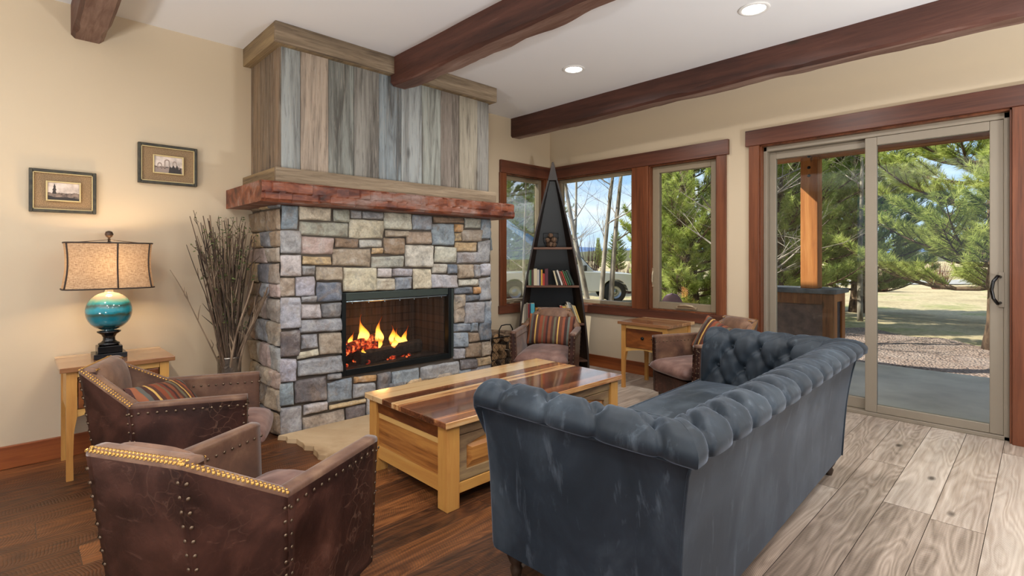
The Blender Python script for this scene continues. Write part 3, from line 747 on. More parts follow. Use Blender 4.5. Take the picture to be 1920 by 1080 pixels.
# mantel: one long hewn timber with adze facets
MX0, MX1, MY, MZ0, MZ1 = -3.502, -1.325, -0.75, 1.548, 1.680
def mant(i, j):
    # i along x, j around: 0..1 = bottom back -> bottom front -> top front -> top back
    x = MX0 + i * (MX1 - MX0)
    prof = [(0.0, MZ0), (MY * 0.5, MZ0), (MY + .02, MZ0), (MY, MZ0 + .02), (MY, (MZ0 + MZ1) / 2 - .02), (MY, (MZ0 + MZ1) / 2 + .02), (MY, MZ1 - .012), (MY + .012, MZ1), (MY * 0.5, MZ1), (0.0, MZ1)]
    k = j * (len(prof) - 1); a = int(min(k, len(prof) - 2)); f = k - a
    y = prof[a][0] * (1 - f) + prof[a + 1][0] * f; z = prof[a][1] * (1 - f) + prof[a + 1][1] * f
    if y < -0.7:
        cell = math.floor(x / 0.085 + 0.5 * math.floor((z - MZ0) / 0.06)); row = math.floor((z - MZ0) / 0.06)
        rx = noise.noise(Vector((cell * 3.7, row * 5.1, 1.5))); rz = noise.noise(Vector((cell * 2.3, row * 8.1, 7.5)))
        fx = (x / 0.085 + 0.5 * row) % 1 - 0.5
        y += 0.014 * rx + 0.034 * fx * rz + 0.004 * fbm((x * 12, z * 20, 3), 1, 3) + 0.004
        if z < MZ0 + 0.02: z += 0.016 * max(0, fbm((x * 3.1, 2, 9), 1, 3) + 0.1)
    return (x, y, z)
mb = MB(); mb.grid(mant, 300, 36)
for i in (0, 300):
    idx = [i * 37 + j for j in range(37)]; mb.f.append(tuple(idx)); mb.mi.append(0)
fpb(mb, 'mantel', M['mantel'], recalc=True)
# weathered ledge and crown (mitred rails) round the chimney
def rail(mb, y, xl, xr, z0, z1, t=0.03):
    mb.box(xl, y, z0, xr, y + t, z1)
mb = MB(); LY = -0.665
mb.box(-3.392, LY, 1.678, -1.474, LY + 0.028, 1.783); fpb(mb, 'ledge_rail', M['barnx'], bevel=0.003)
mb = MB(); mb.box(-3.392, LY + 0.029, 1.678, -3.364, 0, 1.783); mb.box(-1.502, LY + 0.029, 1.678, -1.474, 0, 1.783)
mb.box(-3.364, LY + .029, 1.74, -1.502, -0.56, 1.78); mb.box(-3.364, -0.56, 1.74, -3.33, 0, 1.78)
fpb(mb, 'ledge_rail_side', M['barny'], bevel=0.003)
mb = MB(); CY = -0.652
mb.box(-3.39, CY, 2.60, -1.455, CY + 0.03, H); fpb(mb, 'crown_rail', M['barnx'], bevel=0.003)
mb = MB(); mb.box(-3.39, CY + .031, 2.60, -3.36, 0, H); mb.box(-1.485, CY + .031, 2.60, -1.455, 0, H)
mb.box(-3.36, CY + .031, 2.60, -1.485, -0.57, 2.63); mb.box(-3.36, -0.57, 2.60, -3.32, 0, 2.63)
fpb(mb, 'crown_rail_side', M['barny'], bevel=0.003)
# chimney boards
def xofu(u, y):
    a = math.radians(45.86); dx = math.cos(a) + math.sin(a) * (u - 960) / 966.4; dy = math.sin(a) - math.cos(a) * (u - 960) / 966.4
    return -4.61 + dx * (y + 4.10) / dy
def yofu(u, x):
    a = math.radians(45.86); dx = math.cos(a) + math.sin(a) * (u - 960) / 966.4; dy = math.sin(a) - math.cos(a) * (u - 960) / 966.4
    return -4.10 + dy * (x + 4.61) / dx
seams = [527.5, 563.3, 615.6, 663.7, 710.4, 752, 790.4, 826.3, 860.7, 894.8, 916.5]
bc = ['#9ea2a0', '#b09f8e', '#8b8e88', '#939089', '#8f999e', '#a3a8a8', '#9da19a', '#80766d', '#989080', '#84817b']
for k, c in enumerate(bc):
    xa, xb = xofu(seams[k], YF), xofu(seams[k + 1], YF)
    mb = MB(); mb.col = lin(c); d = [0, .004, -.002, .003, 0, .005, .001, -.003, .003, 0][k]
    mb.box(xa + .0015, YF - d, 1.74, xb - .0015, YF + .022, 2.66)
    fpb(mb, 'barn_board', M['barn'], bevel=0.002, attr=True)
sd = [yofu(u, -3.33) for u in (527.5, 507, 488, 470)] + [-0.005]
for k, c in enumerate(['#8a7560', '#7a6957', '#86715a', '#4a3828']):
    mb = MB(); mb.col = lin(c); mb.box(-3.333 + (0 if k < 3 else 0.012), min(sd[k], sd[k + 1]) + .0015 + (0.0225 if k == 0 else 0), 1.74, -3.31, max(sd[k], sd[k + 1]) - .0015, 2.66)
    fpb(mb, 'barn_board', M['barn'], bevel=0.002, attr=True)
mb = MB(); mb.col = lin('#73706a'); mb.box(-1.51, YF + .024, 1.74, -1.492, -0.005, 2.66); fpb(mb, 'barn_board', M['barn'], bevel=0.002, attr=True)
mb = MB(); mb.box(-3.305, YF + .03, 1.60, -1.52, 0, 2.72); fpb(mb, 'chimney_core', M['mortar'])

# hearth slab, logs, flames
mb = MB(); rr = random.Random(8); pts = []
for k in range(60):
    t = k / 60 * 4
    e = 0.012 * math.sin(k * 1.7) + 0.01 * math.sin(k * 3.1)
    if t < 1: p = (-3.36 + t * 1.92, -0.60)
    elif t < 2: p = (-1.44 + e, -0.60 - (t - 1) * 0.76)
    elif t < 3: p = (-1.44 - (t - 2) * 1.87, -1.36 + e)
    else: p = (-3.33 + 0.05 * math.sin((t - 3) * 3.1) + e - 0.01, -1.36 + (t - 3) * 0.76)
    pts.append(p)
mb.add([(x, y, 0.0) for x, y in pts] + [(x + (0.006 if x < -2.4 else -0.006), y + (0.005 if y < -0.7 else 0), 0.028) for x, y in pts],
       [tuple(range(60, 120))[::-1]] + [(i, (i + 1) % 60, 60 + (i + 1) % 60, 60 + i) for i in range(60)])
tag(mb.build('hearth_slab', M['hearth'], bevel=0.003), 'tan sandstone hearth slab on the floor in front of the fireplace', 'hearth')

M['char'] = noisy('charred_log', '#120d0a', '#3c2e25', 18, 0.95, 0.8, (1, 4, 4))
def ember_mat():
    m = NT('glowing_ember'); n = m.noise(m.coord(), 26, 5, 0.7)
    b = m.n('ShaderNodeBsdfPrincipled'); b.inputs['Base Color'].default_value = lin('#1a100c'); b.inputs['Roughness'].default_value = 0.9
    m.put(b, 'Emission Color', m.ramp(n, [(0.4, '#3a0a02'), (0.52, '#ff3c10'), (0.7, '#ffb060')])); m.put(b, 'Emission Strength', m.ramp(n, [(0.42, 0.0), (0.62, 1.0)]))
    m.t.links.new(b.outputs[0], m.out.inputs[0]); return m.m
M['ember'] = ember_mat()
def log(p, q, r, mat, label, seed, sq=1.0):
    p = Vector(p); q = Vector(q); L = (q - p).length; rr = random.Random(seed); mb = MB()
    c = (p + q) / 2
    n = 18; k = 14; vs = []
    d = (q - p).normalized(); a = d.orthogonal().normalized(); b = d.cross(a)
    for i in range(n + 1):
        o = p + d * L * i / n - c
        for j in range(k):
            t = 2 * PI * j / k; f = r * (1 + 0.16 * noise.noise(Vector((math.cos(t) * 1.5, math.sin(t) * 1.5, i * 0.18 + seed * 7))) + 0.10 * math.cos(3 * t + seed))
            vs.append(o + (a * math.cos(t) + b * math.sin(t)) * f)
    fs = [(i * k + j, i * k + (j + 1) % k, (i + 1) * k + (j + 1) % k, (i + 1) * k + j) for i in range(n) for j in range(k)]
    fs += [tuple(range(k))[::-1], tuple(range(n * k, n * k + k))]
    mb.add(vs, fs)
    o = mb.build('fire_log', mat, loc=c)
    return tag(o, label, 'log', 'logs burning in the fireplace')
FZ = FZ0 + 0.035
log((-2.82, -0.33, FZ + .05), (-2.28, -0.20, FZ + .06), 0.048, M['char'], 'charred log lying at the back of the fire', 1)
log((-2.70, -0.43, FZ + .045), (-2.10, -0.36, FZ + .075), 0.055, M['char'], 'thick black log pointing right at the front of the fire', 2)
log((-2.84, -0.44, FZ + .12), (-2.42, -0.22, FZ + .15), 0.042, M['ember'], 'glowing log lying across the top of the fire', 3)
log((-2.86, -0.24, FZ + .13), (-2.52, -0.42, FZ + .12), 0.036, M['ember'], 'glowing log at the left of the fire', 4)
mb = MB(); rr = random.Random(3)
for k in range(46):
    x = rr.uniform(-2.83, -2.2); y = rr.uniform(-0.48, -0.2); r = rr.uniform(.010, .026); mb.ball((x, y, FZ + r * 0.7), r, 6, 5, sc=(1, 1, 0.7))
tag(mb.build('ember_bed', M['ember']), 'red glowing embers spread under the logs', 'embers', kind='stuff')
def flame_mat():
    m = NT('flame'); tc = m.n('ShaderNodeTexCoord'); sp = m.n('ShaderNodeSeparateXYZ', Vector=tc.outputs['Generated'])
    lw = m.n('ShaderNodeLayerWeight', Blend=0.45)
    n = m.noise(m.coord(scale=(9, 9, 5)), 1.2, 3, 0.5, 0.5)
    hgt = m.math('ADD', sp.outputs['Z'], m.math('MULTIPLY', m.math('SUBTRACT', n, 0.5), 0.5))
    col = m.ramp(hgt, [(0.0, '#ff5a10'), (0.2, '#ffc060'), (0.5, '#ffa030'), (0.85, '#ff5208')])
    em = m.n('ShaderNodeEmission', Color=col, Strength=m.ramp(hgt, [(0.0, 1.6), (0.3, 3.2), (1.0, 0.8)])); t = m.n('ShaderNodeBsdfTransparent')
    f = m.math('MULTIPLY', m.math('SUBTRACT', 1.0, m.math('POWER', lw.outputs['Facing'], 1.2)), m.ramp(hgt, [(0.0, 0.6), (0.35, 0.95), (1.0, 0.1)]))
    ms = m.n('ShaderNodeMixShader', Fac=f); m.t.links.new(t.outputs[0], ms.inputs[1]); m.t.links.new(em.outputs[0], ms.inputs[2])
    m.t.links.new(ms.outputs[0], m.out.inputs[0]); return m.m
M['flame'] = flame_mat()
def flame(x, y, z, h, r, seed, label):
    mb = MB(); n = 16; k = 12; vs = []
    for i in range(n + 1):
        t = i / n; rad = r * (math.sin(PI * min(1, t * 1.15 + 0.12)) ** 0.8) * (1 - t) ** 0.55 + 0.0015
        cx = 0.30 * r * math.sin(t * 5 + seed) * t * 2.2; cy = 0.25 * r * math.cos(t * 4 + seed * 2) * t
        for j in range(k):
            a = 2 * PI * j / k; w = 1 + 0.35 * math.sin(2 * a + seed + t * 6) + 0.2 * math.sin(3 * a - t * 7)
            vs.append((cx + rad * w * math.cos(a), cy + rad * 0.7 * w * math.sin(a), h * t))
    fs = [(i * k + j, i * k + (j + 1) % k, (i + 1) * k + (j + 1) % k, (i + 1) * k + j) for i in range(n) for j in range(k)]
    fs += [tuple(range(k))[::-1], tuple(range(n * k, n * k + k))]
    mb.add(vs, fs)
    o = mb.build('flame', M['flame'], loc=(x, y, z), smooth=True)
    tag(o, label, 'flame', 'flames over the burning logs')
for args in ((-2.60, -0.32, FZ + .13, .24, .042, 1.0, 'tall yellow-white flame at the left of the fire'), (-2.44, -0.30, FZ + .12, .22, .038, 2.3, 'tall forked yellow flame in the middle of the fire'),
             (-2.72, -0.36, FZ + .13, .12, .030, 3.1, 'short flame at the left edge of the fire'), (-2.33, -0.31, FZ + .10, .16, .030, 4.4, 'pointed orange flame right of the tall ones'),
             (-2.52, -0.42, FZ + .08, .13, .030, 5.2, 'small bright flame low in front of the tall ones'), (-2.38, -0.43, FZ + .09, .10, .024, 6.1, 'small flame licking over the front log'),
             (-2.23, -0.24, FZ + .07, .15, .034, 7.7, 'dim orange flame behind the right end of the front log'), (-2.66, -0.45, FZ + .06, .08, .024, 8.3, 'tiny flame low at the front left of the fire'),
             (-2.15, -0.22, FZ + .03, .20, .045, 9.3, 'broad dim orange flame at the right of the fire')):
    flame(*args)
fl_d = bpy.data.lights.new('fire_glow', 'POINT'); fl_d.energy = 2.2; fl_d.color = (1, 0.42, 0.12); fl_d.shadow_soft_size = 0.08
fl_o = bpy.data.objects.new('fire_glow', fl_d); C.objects.link(fl_o); fl_o.location = (-2.45, -0.34, FZ + 0.30)

# ============================================================ FURNITURE
# ---- sofa
def seg_dist(p, a, b):
    ax, ay = a; bx, by = b; px_, py_ = p; dx, dy = bx - ax, by - ay; L = dx * dx + dy * dy
    t = max(0, min(1, ((px_ - ax) * dx + (py_ - ay) * dy) / L)) if L else 0
    return math.hypot(px_ - ax - t * dx, py_ - ay - t * dy)
sofa = thing('chesterfield_sofa', 'slate grey velvet button-tufted sofa seen from behind, facing the coffee table', 'sofa', (-2.31, -3.02, 0), math.radians(2.0))
SL, SD = 0.98, 0.338   # half length, half depth of the outer base line (path of the outer wall foot)
# path: left arm front -> back left corner -> back right corner -> right arm front (local coordinates, back at -y)
SLP = 0.155
PATH = [Vector((-SL, 0.39)), Vector((-SL, -SD)), Vector((SL, -SD)), Vector((SL, 0.39))]
LENS = [(PATH[i + 1] - PATH[i]).length for i in range(3)]
NORM = [Vector((-1, 0)), Vector((0, -1)), Vector((1, 0))]
# profile (out, z): outside foot -> up -> roll -> inside
PROF = [(0.0, 0.105), (0.008, 0.25), (0.020, 0.42), (0.040, 0.56), (0.058, 0.642), (0.066, 0.656), (0.080, 0.666), (0.086, 0.684), (0.078, 0.704), (0.056, 0.717), (0.030, 0.724), (0.0, 0.722), (-0.045, 0.706), (-0.078, 0.675), (-0.092, 0.63), (-0.098, 0.56), (-0.105, 0.48), (-0.112, 0.40), (-0.115, 0.33), (-0.115, 0.25)]
PV = [Vector(p) for p in PROF]
acc = [0.0]
for i in range(len(PV) - 1): acc.append(acc[-1] + (PV[i + 1] - PV[i]).length)
def prof_at(d):
    for i in range(len(PV) - 1):
        if d <= acc[i + 1] or i == len(PV) - 2:
            f = (d - acc[i]) / (acc[i + 1] - acc[i]); f = min(max(f, 0), 1)
            # smooth (Catmull-Rom)
            p0, p1, p2, p3 = PV[max(i - 1, 0)], PV[i], PV[i + 1], PV[min(i + 2, len(PV) - 1)]
            p = 0.5 * ((2 * p1) + (p2 - p0) * f + (2 * p0 - 5 * p1 + 4 * p2 - p3) * f * f + (3 * p1 - p0 - 3 * p2 + p3) * f ** 3)
            n = Vector((-(p2 - p1).y, (p2 - p1).x)).normalized() * -1
            return p, n
D_SEAM = acc[5]                                   # where the roll meets the plain outside cover
ROWS = [acc[10] + 0.015, acc[10] + 0.145, acc[10] + 0.275, acc[10] + 0.405]
def tuft(s, d, L, sp):
    """height of the upholstery over its hull at distance s along a wall, d along the profile"""
    if d < D_SEAM: return 0.0
    best = 9; bt = 9
    h = 0
    k0 = s / sp
    for r, dr in enumerate(ROWS):
        off = 0.5 if r % 2 == 0 else 0.0
        for k in (math.floor(k0 - off) , math.floor(k0 - off) + 1):
            bs = (k + off) * sp
            if bs < 0.3 * sp or bs > L - 0.3 * sp: continue
            q = math.hypot(s - bs, d - dr); bt = min(bt, q)
            if r == 0: best = min(best, seg_dist((s, d), (bs, dr), (bs + 0.010 * math.sin(k * 9), D_SEAM)))
            if r + 1 < len(ROWS):
                for sg in (-0.5, 0.5):
                    best = min(best, seg_dist((s, d), (bs, dr), (bs + sg * sp, ROWS[r + 1])))
            else: best = min(best, seg_dist((s, d), (bs, dr), (bs, dr + 0.3)))
    seam = min(1, (d - D_SEAM) / 0.03)
    fold = 1 - math.exp(-(best / 0.014) ** 1.0)
    h = 0.022 * fold * seam - 0.036 * math.exp(-(bt / 0.026) ** 2) + 0.004 * math.exp(-((bt - 0.05) / 0.02) ** 2)
    # small gathers radiating from the buttons
    h += 0.0015 * math.sin(s * 260 + d * 90) * math.exp(-bt / 0.05)
    return h
mb = MB(); DN = 96; darr = []
for j in range(DN + 1):
    t = j / DN; darr.append(acc[-1] * t)
col_ids = []; vs = []; fs = []
def shell_cols(i):
    L = LENS[i]; n = int(L / 0.0095); out = []
    nsp = 4 if i != 1 else 13; sp = L / nsp
    for k in range(n + 1):
        out.append((i, L * k / n, L, sp))
    return out
for i in range(3):
    base = len(vs); cols = shell_cols(i)
    dirv = (PATH[i + 1] - PATH[i]).normalized(); nrm = NORM[i]
    for (ii, s, L, sp) in cols:
        for d in darr:
            p, n = prof_at(d); hgt = tuft(s, d, L, sp)
            out_, z = p.x + n.x * hgt, p.y + n.y * hgt
            if z > 0.2 and d < D_SEAM: out_ += 0.0025 * fbm((s * 2.5 + i * 9, z * 4, 1), 1, 2)
            # mitre: shear the ends so neighbouring walls meet on the diagonal; free ends bulge a little
            e0 = 1.0 if i > 0 else 0.0; e1 = 1.0 if i < 2 else 0.0
            a = -out_ * e0; b = L + out_ * e1
            f = s / L; pos = a + (b - a) * f
            if i == 0: pos = (0 + (L + out_) * f)
            if i == 2: pos = (-out_ + (L + out_) * f)
            q = PATH[i] + dirv * pos + nrm * out_
            vs.append((q.x, q.y, z))
    w = DN + 1
    for k in range(len(cols) - 1):
        for j in range(DN):
            fs.append((base + k * w + j, base + (k + 1) * w + j, base + (k + 1) * w + j + 1, base + k * w + j + 1))
    # padded front facing of the arms
    if i != 1:
        kk = 0 if i == 0 else len(cols) - 1
        ring = [base + kk * w + j for j in range(DN + 1)]
        cx = sum(vs[r][0] for r in ring) / len(ring); cy = vs[ring[0]][1]
        prev = ring
        for lv, (sc_, fw) in enumerate(((0.985, 0.010), (0.93, 0.018), (0.5, 0.021))):
            cur = []
            for r in ring:
                x, y, z = vs[r]; mx = cx * (1 - sc_) + x * sc_; mz = 0.42 * (1 - sc_) + z * sc_
                vs.append((mx, cy + fw, mz)); cur.append(len(vs) - 1)
            for j in range(DN): fs.append((prev[j], prev[j + 1], cur[j + 1], cur[j]))
            fs.append((prev[DN], prev[0], cur[0], cur[DN]))
            prev = cur
        fs.append(tuple(prev))
mb.add(vs, fs)
so = mb.build('tufted_back_and_arms', M['velvet'], sofa, smooth=True)
so['label'] = 'rolled tufted back and arms'
rr = random.Random(2)
bm_ = MB(); bm_.dome((0, 0, 0), (0, 0, 1), 0.011, 0.5, 8)
b0 = bm_.build('tufting_button', M['velvet'], sofa, smooth=True); nbt = 0
for i in range(3):
    L = LENS[i]; nsp = 4 if i != 1 else 13; sp = L / nsp; dirv = (PATH[i + 1] - PATH[i]).normalized()
    for r, dr in enumerate(ROWS):
        off = 0.5 if r % 2 == 0 else 0.0
        for k in range(nsp + 1):
            bs = (k + off) * sp
            if bs < 0.3 * sp or bs > L - 0.3 * sp: continue
            p, n = prof_at(dr); hh = -0.019; o_, z = p.x + n.x * hh, p.y + n.y * hh
            f = bs / L; a = -o_ if i > 0 else 0; b = L + o_ if i < 2 else L
            q = PATH[i] + dirv * (a + (b - a) * f) + NORM[i] * o_; n3 = NORM[i] * n.x
            bo_ = b0 if nbt == 0 else b0.copy()
            if nbt: C.objects.link(bo_)
            bo_.location = (q.x, q.y, z); bo_.rotation_euler = Vector((n3.x, n3.y, n.y)).to_track_quat('Z', 'Y').to_euler(); nbt += 1
# welts (piping) down the corners and under the roll
mb = MB()
for i in (1, 2):
    c0 = PATH[i]; sx = -1 if i == 1 else 1; pts = []
    for j in range(13):
        p, n = prof_at(D_SEAM * j / 12); pts.append((c0.x + sx * (p.x + 0.002), c0.y - p.x - 0.002, p.y))
    mb.tube(pts, 0.0045, 6)
p, n = prof_at(D_SEAM); o_ = p.x + .001
mb.tube([(-SL - o_, 0.39, p.y - .004), (-SL - o_, -SD - o_, p.y - .004), (SL + o_, -SD - o_, p.y - .004), (SL + o_, 0.39, p.y - .004)], 0.004, 6)
mb.build('welt_piping', M['velvet'], sofa, smooth=True)
mb = MB(); mb.box(-SL + .01, -SD + .01, 0.10, SL - .01, 0.40, 0.30); mb.build('seat_base', M['velvet'], sofa, bevel=0.012)
def cushion(name, x0, x1, y0, y1, z0, z1, mat, parent, puff=0.03, nx=48, ny=40):
    """boxed seat cushion with a domed, slightly creased top and piped edges"""
    mb = MB(); cx, cy = (x0 + x1) / 2, (y0 + y1) / 2; hx, hy = (x1 - x0) / 2, (y1 - y0) / 2
    def top(i, j):
        a, b = i * 2 - 1, j * 2 - 1
        x, y = cx + a * hx, cy + b * hy
        z = z1 + puff * (1 - a ** 4) * (1 - b ** 4) + 0.004 * fbm((x * 5, y * 16, 2), 1, 3) * (1 - max(abs(a), abs(b)) ** 6)
        return (x, y, z)
    mb.grid(top, nx, ny)
    r = 0.03
    prof = [(0.0, z1), (0.010, z1 - 0.012), (0.014, (z0 + z1) / 2), (0.010, z0 + 0.012), (0.0, z0)]
    peri = [(x0 + (x1 - x0) * k / 24, y0) for k in range(24)] + [(x1, y0 + (y1 - y0) * k / 16) for k in range(16)] + [(x1 - (x1 - x0) * k / 24, y1) for k in range(24)] + [(x0, y1 - (y1 - y0) * k / 16) for k in range(16)]
    n = len(peri); vs = []
    for o_, z in prof:
        for (x, y) in peri:
            dx, dy = x - cx, y - cy; l = math.hypot(dx / hx, dy / hy)
            vs.append((x + o_ * (dx / hx), y + o_ * (dy / hy), z))
    mb.add(vs, [(i * n + k, (i + 1) * n + k, (i + 1) * n + (k + 1) % n, i * n + (k + 1) % n) for i in range(len(prof) - 1) for k in range(n)] + [tuple(range((len(prof) - 1) * n, len(prof) * n))])
    o = mb.build(name, mat, parent, smooth=True, weld=True)
    mb = MB()
    for zz in (z1, z0 + 0.004): mb.tube([(x, y, zz) for x, y in peri] + [(peri[0][0], peri[0][1], zz)], 0.0055, 6)
    mb.build('piping', mat, o, smooth=True)
    return o
cushion('seat_cushion', -0.875, -0.003, -0.225, 0.42, 0.30, 0.415, M['velvet'], sofa, 0.03)
cushion('seat_cushion', 0.003, 0.875, -0.225, 0.42, 0.30, 0.415, M['velvet'], sofa, 0.03)
M['turned'] = flat('dark_turned_wood', '#3a2a1e', 0.4)
for sx, sy in ((-1, -1), (1, -1), (-1, 1), (1, 1)):
    mb = MB(); mb.lathe([(0.016, 0.0), (0.020, 0.012), (0.024, 0.03), (0.018, 0.044), (0.028, 0.06), (0.035, 0.078), (0.030, 0.092), (0.036, 0.103)], 16, sx * (SL - .055), (-SD + .05) if sy < 0 else 0.335)
    mb.build('leg', M['turned'], sofa, smooth=True)

# ---- coffee table
ct = thing('coffee_table', 'honey and brown striped rosewood coffee table with drawers', 'coffee table', (-2.455, -1.795, 0), 0.0)
HX, HY, TZ = 0.715, 0.385, 0.43
mb = MB(); mb.box(-HX, -HY, TZ - 0.03, HX, HY, TZ); mb.build('tabletop', M['shx'], ct, bevel=0.003)
LX, LY_ = HX - 0.02, HY - 0.02
for sx in (-1, 1):
    for sy in (-1, 1):
        mb = MB(); mb.box(sx * LX, sy * LY_, 0, sx * (LX - 0.075), sy * (LY_ - 0.075), TZ - 0.031); mb.build('leg', M['shz'], ct, bevel=0.003)
for sx in (-1, 1):
    x = sx * (LX - 0.012)
    mb = MB(); mb.box(x, -LY_ + .076, 0.33, x - sx * .03, LY_ - .076, TZ - .031); mb.build('upper_rail', M['shd'], ct, bevel=0.002)
    mb = MB(); mb.box(x, -LY_ + .076, 0.075, x - sx * .03, LY_ - .076, 0.155); mb.build('lower_rail', M['shyb'], ct, bevel=0.002)
    mb = MB(); mb.box(x - sx * .006, -LY_ + .076, 0.156, x - sx * .022, LY_ - .076, 0.329); mb.build('end_panel', M['shyb'], ct)
for sy in (-1, 1):
    y = sy * (LY_ - 0.012)
    mb = MB(); mb.box(-LX + .076, y, 0.345, LX - .076, y - sy * .03, TZ - .031); mb.build('upper_rail', M['shg'], ct, bevel=0.002)
    mb = MB(); mb.box(-LX + .076, y, 0.065, LX - .076, y - sy * .03, 0.115); mb.build('lower_rail', M['shxb'], ct, bevel=0.002)
    mb = MB(); mb.box(-0.03, y, 0.116, 0.03, y - sy * .03, 0.344); mb.build('centre_post', M['shz'], ct, bevel=0.002)
    for c in (-1, 1):
        xa, xb = (0.034, LX - .08) if c > 0 else (-LX + .08, -0.034)
        yo = y - sy * .004
        mb = MB()
        mb.box(xa, yo, 0.120, xb, yo - sy * .02, 0.165); mb.box(xa, yo, 0.165, xa + .05, yo - sy * .02, 0.34); mb.box(xb - .05, yo, 0.165, xb, yo - sy * .02, 0.34)
        # arched top rail
        n = 20; f_, b_ = [], []
        top = [(xa + .05 + (xb - xa - .10) * k / n, 0.285 + 0.035 * math.sin(PI * k / n)) for k in range(n + 1)]
        for k in range(n):
            (x1_, z1_), (x2_, z2_) = top[k], top[k + 1]; ya, yb = sorted((yo, yo - sy * .02))
            mb.hexa([(x1_, ya, z1_), (x2_, ya, z2_), (x2_, yb, z2_), (x1_, yb, z1_)], [(x1_, ya, .34), (x2_, ya, .34), (x2_, yb, .34), (x1_, yb, .34)])
        o = mb.build('drawer', M['shg'], ct)
        mb = MB(); ya = yo - sy * .012
        mb.box(xa + .051, ya, 0.166, xb - .051, ya - sy * .006, 0.32)
        mb.hexa([(xa + .055, ya, .17), (xb - .055, ya, .17), (xb - .055, ya, .283), (xa + .055, ya, .283)], [(xa + .085, ya + sy * .012, .2), (xb - .085, ya + sy * .012, .2), (xb - .085, ya + sy * .012, .265), (xa + .085, ya + sy * .012, .265)])
        mb.build('raised_panel', M['shxb'], o)
        mb = MB(); mb.dome(((xa + xb) / 2, yo, 0.31), (0, sy, 0), 0.013, 1.2, 10); mb.build('knob', M['iron'], o, smooth=True)
mb = MB(); mb.box(-LX + .05, -LY_ + .05, 0.085, LX - .05, LY_ - .05, 0.10); mb.build('bottom_board', M['shxb'], ct)

# ---- end tables (drawer faces local -y)
def end_table(label, loc, rz):
    t = thing('end_table', label, 'end table', loc, rz, 'matching one-drawer end tables')
    w, d, h = 0.26, 0.235, 0.61
    mb = MB(); mb.box(-w, -d, h - .026, w, d, h); mb.build('tabletop', M['shet'], t, bevel=0.003)
    for sx in (-1, 1):
        for sy in (-1, 1):
            xo, yo = sx * (w - .028), sy * (d - .022); th = .045; mb = MB()
            # gently tapering leg, bowed on its inner side
            lv = [(0.0, .030), (0.12, .028), (0.26, .032), (0.34, .045), (h - .027, .045)]
            for (z0, t0), (z1, t1) in zip(lv[:-1], lv[1:]):
                xi0, xi1, yi0, yi1 = xo - sx * t0, xo - sx * t1, yo - sy * t0, yo - sy * t1
                def q(xi, yi, z):
                    xs = sorted((xo, xi)); ys = sorted((yo, yi)); return [(xs[0], ys[0], z), (xs[1], ys[0], z), (xs[1], ys[1], z), (xs[0], ys[1], z)]
                mb.hexa(q(xi0, yi0, z0), q(xi1, yi1, z1))
            mb.build('leg', M['shz'], t, weld=False)
    for sx in (-1, 1):
        x = sx * (w - .034); mb = MB(); mb.box(x, -d + .068, .36, x - sx * .02, d - .068, h - .027); mb.build('side_panel', M['shyb'], t, bevel=0.002)
    mb = MB(); mb.box(-w + .074, d - .05, .36, w - .074, d - .03, h - .027); mb.build('back_panel', M['shxb'], t)
    mb = MB(); y = -d + .03
    mb.box(-w + .074, y, h - .06, w - .074, y + .02, h - .027); n = 16
    for k in range(n):
        xa = -w + .074 + (2 * w - .148) * k / n; xb = -w + .074 + (2 * w - .148) * (k + 1) / n
        za = .335 + .03 * math.sin(PI * k / n); zb = .335 + .03 * math.sin(PI * (k + 1) / n)
        mb.hexa([(xa, y, za), (xb, y, zb), (xb, y + .02, zb), (xa, y + .02, za)], [(xa, y, .375), (xb, y, .375), (xb, y + .02, .375), (xa, y + .02, .375)])
    mb.build('apron', M['shxb'], t)
    mb = MB(); mb.box(-w + .078, y - .006, .378, w - .078, y + .012, h - .063); o = mb.build('drawer', M['shdx'], t, bevel=0.004)
    mb = MB(); mb.lathe([(0.006, 0), (0.007, 0.012), (0.015, 0.02), (0.013, 0.028), (0.004, 0.031)], 12)
    kb = mb.build('knob', M['iron'], o, smooth=True); kb.location = (0, y - .006, 0.475); kb.rotation_euler = (PI / 2, 0, 0)
    return t
end_table('rosewood end table under the turquoise lamp, behind the left armchair', (-4.17, -0.26, 0), 0)
end_table('rosewood end table standing below the crank window between two armchairs', (-0.36, -1.62, 0), -PI / 2)

